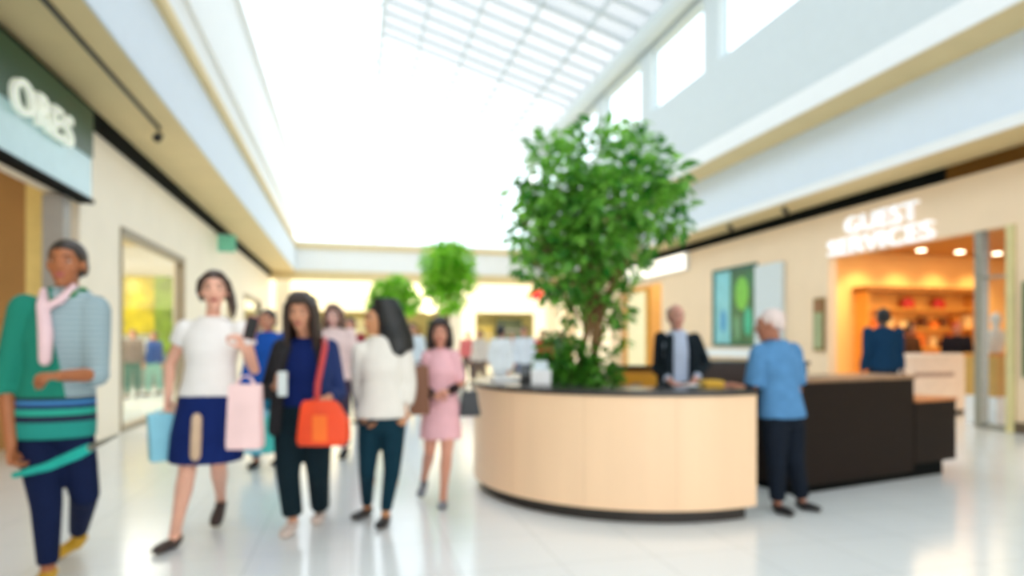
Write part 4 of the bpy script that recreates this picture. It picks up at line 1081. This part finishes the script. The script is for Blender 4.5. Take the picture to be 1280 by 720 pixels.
# ------------------------------------------------------------------ the orange shop
e = empty('display_shelf', (12.95, 12.35, 0))
aw = mat('amber_shelf_wood', (232, 166, 74), .45, var=.08)
child_box('back_panel', [(11.4, 14.6, 12.52, 12.58, 0, 2.5)], mat('amber_back_panel', (246, 184, 92), .5), e)
for z_ in (.1, .75, 1.2, 1.65, 2.1): child_box('shelf', [(11.45, 14.55, 12.2, 12.52, z_, z_ + .035)], aw, e)
child_box('side_panel', [(11.4, 11.45, 12.18, 12.52, 0, 2.5)], aw, e); child_box('side_panel', [(14.55, 14.6, 12.18, 12.52, 0, 2.5)], aw, e)
child_box('cornice', [(11.35, 14.65, 12.12, 12.58, 2.5, 2.62)], mat('brown_cornice', (150, 92, 30), .5), e)
tag(e, 'wide amber wooden shelving on the back wall of the orange shop', 'shelving')
cols = [mat('product_amber', (196, 120, 40), .5), mat('product_brown', (110, 62, 34), .5), mat('product_cream', (240, 208, 150), .5), mat('product_orange', (236, 120, 36), .5)]
cname = ['amber', 'brown', 'cream', 'orange']
for zi, z_ in enumerate((.785, 1.235, 1.685)):
    x_ = 11.6; kk_ = 0
    while x_ < 14.4:
        w_ = rnd.uniform(.12, .26); h_ = rnd.uniform(.14, .32); ci = rnd.randrange(4)
        bm = bmesh.new(); B(bm, -w_ / 2, w_ / 2, -.09, .09, 0, h_)
        o = link('product_box', bm, cols[ci], None, (x_ + w_ / 2, 12.36, z_), bevel=.006)
        nth = ('first', 'second', 'third', 'fourth', 'fifth', 'sixth', 'seventh', 'eighth', 'ninth', 'tenth', 'eleventh', 'twelfth')[kk_]; kk_ += 1
        tag(o, '%s box, %s from the left on the %s shelf of the amber shelving' % (cname[ci], nth, ('lowest filled', 'middle', 'upper')[zi]), 'box', '%s boxes on the %s shelf' % (cname[ci], ('lowest filled', 'middle', 'upper')[zi]))
        x_ += w_ + rnd.uniform(.06, .22)
for px_, lab in ((12.7, 'red bag on the top shelf, left one'), (13.6, 'red bag on the top shelf, right one above the red-capped person')):
    bm = bmesh.new(); loft(bm, [(Vector((0, 0, z_)), Vector((rx, 0, 0)), Vector((0, ry, 0))) for z_, rx, ry in ((0, .16, .09), (.08, .18, .10), (.2, .15, .07), (.26, .08, .03))], 16)
    o = link('red_bag', bm, mat('red_leather', (210, 36, 30), .4), None, (px_, 12.36, 2.136), smooth=True); tag(o, lab, 'bag')
e = empty('shop_counter', (10.3, 9.6, 0))
child_box('body', [(9.68, 11.1, 9.5, 10.1, .08, 1.06)], mat('white_laminate', (240, 228, 216), .35), e, .006)
child_box('worktop', [(9.65, 11.13, 9.46, 10.13, 1.06, 1.12)], mat('white_worktop', (246, 240, 232), .25), e, .006)
child_box('plinth', [(9.74, 11.05, 9.54, 10.06, 0, .08)], M['dark'], e)
child_box('front_stripe', [(9.9, 10.8, 9.495, 9.50, .70, .78)], mat('grey_stripe', (170, 150, 140), .4), e)
tag(e, 'white shop counter with a grey stripe at the orange shop entrance', 'counter')
e = empty('display_plinth', (10.32, 8.3, 0))
child_box('base', [(10.0, 10.64, 8.05, 8.6, 0, .45)], M['whitemetal'], e, .008); child_box('cabinet', [(10.0, 10.64, 8.05, 8.6, .45, 1.10)], mat('ochre_panel', (206, 160, 80), .5), e, .006)
child_box('top', [(9.98, 10.66, 8.03, 8.62, 1.10, 1.15)], mat('orange_ledge', (226, 150, 60), .4), e)
tag(e, 'ochre display plinth with white base behind the glass at right', 'plinth')
bm = bmesh.new(); V_ = Vector
loft(bm, [(V_((0, 0, 0)), V_((.12, 0, 0)), V_((0, .08, 0))), (V_((0, 0, .1)), V_((.13, 0, 0)), V_((0, .09, 0))), (V_((0, 0, .28)), V_((.19, 0, 0)), V_((0, .10, 0))), (V_((0, 0, .36)), V_((.15, 0, 0)), V_((0, .08, 0))), (V_((0, 0, .40)), V_((.05, 0, 0)), V_((0, .05, 0))), (V_((0, 0, .48)), V_((.045, 0, 0)), V_((0, .045, 0)))], 20)
ball(bm, (0, 0, .56), (.075, .09, .11))
o = vox('mannequin_bust', bm, .012, mat('pale_grey_mannequin', (216, 216, 210), .4)); o.location = (10.3, 8.3, 1.152); tag(o, 'pale grey mannequin bust on the ochre plinth behind the glass', 'mannequin')
for i, x_ in enumerate((10.4, 11.5, 12.6, 13.7, 14.8)):
    bm = bmesh.new(); disc(bm, (0, 0), .09, -.03, 0, 20)
    o = link('ceiling_downlight', bm, mat('downlight_glow', (255, 236, 200), .4, emit=6), None, (x_, 11.9, 3.45)); tag(o, 'round recessed downlight in the orange shop ceiling, %s from the left' % ('first', 'second', 'third', 'fourth', 'fifth')[i], 'light', 'downlights in the orange shop')
    l = bpy.data.lights.new('downlight_lamp', 'SPOT'); l.energy = 55; l.color = (1, .72, .35); l.spot_size = 1.6; l.spot_blend = .7; l.shadow_soft_size = .06
    lo = bpy.data.objects.new('downlight_lamp', l); COL.objects.link(lo); lo.location = (x_, 11.9, 3.38); lo.rotation_euler = (.35, 0, 0)

# ------------------------------------------------------------------ left wall shop fronts
fm = mat('taupe_window_frame', (150, 138, 116), .5)
for n_, (b0, b1, zt) in enumerate(((10.5, 14.2, 3.03), (16.8, 19.6, 2.9), (21.6, 25.5, 2.9))):
    e = empty('window_%d' % (7 + n_), (LW - .1, b0, 0)); e['kind'] = 'structure'
    child_box('window_frame', [(LW - .15, LW + .02, b0, b0 + .07, 0, zt), (LW - .15, LW + .02, b1 - .07, b1, 0, zt), (LW - .15, LW + .03, b0 + .07, b1 - .07, zt - .1, zt), (LW - .15, LW + .02, b0 + .07, b1 - .07, 0, .08)], fm, e)
    child_box('pane', [(LW - .08, LW - .07, b0 + .07, b1 - .07, .08, zt - .1)], M['glass'], e)
S('trim_left_lit_strip', [(-3.9, -3.5, 9.10, 9.15, 0, 3.6)], mat('painted_lit_strip', (240, 214, 134), .5))  # lit strip of the shop wall, its light put in as yellow colour
S('trim_left_post', [(LW - .2, LW + .02, 8.55, 8.75, 0, 3.05)], mat('grey_post', (160, 156, 150), .5))
e = empty('graphic_wall', (-6.8, 21.9, .6))
child_box('yellow_graphic', [(-7.2, -5.95, 21.95, 22.15, 1.6, 3.4)], mat('yellow_olive_graphic', (196, 180, 30), .4, var=.5, scale=1.6), e)
child_box('green_graphic', [(-5.95, -5.45, 21.95, 22.15, 1.0, 3.4)], mat('green_graphic', (110, 140, 40), .4, var=.4, scale=2), e)
child_box('base_cabinet', [(-8.6, -5.45, 21.7, 22.15, 0, 1.0)], mat('grey_green_cabinet', (110, 130, 120), .5), e)
tag(e, 'yellow and green graphic wall deep inside the left shop window', 'display')

# track and spotlights on the soffits
e = empty('ceiling_track', (-2.62, 5, 4.3))
child_box('rail', [(-2.64, -2.60, -4, 9.9, 4.30, 4.338)], M['black'], e)
tag(e, 'long black light track under the beige left ceiling', 'track')
for x_, y_, lab in ((-2.62, 9.85, 'black spotlight at the end of the left ceiling track'), (8.78, 11.6, 'small dark spotlight above the letters of the right shop sign'), (8.78, 13.6, 'small dark spotlight farther along the right ceiling above the poster')):
    z_ = 4.30 if x_ < 0 else 4.2
    e = empty('spotlight', (x_, y_, z_))
    bm = bmesh.new(); tube(bm, [(0, 0, -.001), (0, 0, -.08)], .012, 8); link('stem', bm, M['black'], e)
    bm = bmesh.new(); tube(bm, [(0, .05, -.08), (0, -.06, -.15)], [.05, .06], 16, cap=False); link('head', bm, M['black'], e, smooth=False)
    tag(e, lab, 'spotlight')
# pendant lamps in the far concourse, globes widened to model their bloom
for (px, py), lab in zip(((520, 365), (537, 383)), ('higher glowing globe lamp hanging between the two small trees', 'lower glowing globe lamp hanging between the two small trees')):
    k = K(px, py, 33); w = toworld(k)
    e = empty('pendant_lamp', w)
    bm = bmesh.new(); ball(bm, (0, 0, 0), .34, None, 24, 16); link('globe', bm, mat('glowing_globe', (255, 240, 190), .4, emit=3), e, smooth=True)
    bm = bmesh.new(); tube(bm, [(0, 0, .33), (0, 0, 5.5 - w.z)], .02, 8); link('cord', bm, M['steel'], e)
    tag(e, lab, 'lamp')

# fixtures in the far shops and the lit doorway on the right
S('door_1', [(RW + .25, RW + .31, 19.9, 21.4, .02, 3.1)], mat('pale_yellow_door', (250, 240, 200), .4), .01)
S('trim_door', [(RW + .22, RW + .34, 19.78, 19.9, 0, 3.2), (RW + .22, RW + .34, 21.4, 21.52, 0, 3.2), (RW + .22, RW + .34, 19.9, 21.4, 3.1, 3.2)], mat('ochre_door_frame', (220, 170, 70), .5))
for x_, w_, h_, c_, cn in ((-5.8, 1.6, 2.6, (120, 140, 110), 'grey-green'), (-1.6, 1.4, 2.2, (200, 90, 80), 'coral'), (.2, 1.2, 2.9, (236, 226, 190), 'cream'), (3.6, 1.5, 2.4, (150, 120, 70), 'brown'),
                           (5.4, 1.1, 2.9, (96, 112, 84), 'dark olive'), (8.4, 1.4, 2.5, (226, 206, 120), 'yellow'), (10.3, 1.6, 3.0, (110, 124, 100), 'sage')):
    e = empty('display_rack', (x_, 42, 0)); fmat = mat('rack_' + cn.replace(' ', '_').replace('-', '_'), c_, .6, var=.25, scale=3)
    child_box('back_panel', [(x_ - w_ / 2, x_ + w_ / 2, 42.2, 42.26, 0, h_)], fmat, e)
    for q in range(4): child_box('shelf', [(x_ - w_ / 2, x_ + w_ / 2, 41.8, 42.2, .15 + q * h_ / 4.4, .20 + q * h_ / 4.4)], M['whitemetal'], e)
    for sx_ in (-1, 1): child_box('side_panel', [(x_ + sx_ * w_ / 2 - .03, x_ + sx_ * w_ / 2 + .03, 41.78, 42.26, 0, h_)], fmat, e)
    tag(e, cn + ' display rack in the shops at the far end of the mall', 'rack')
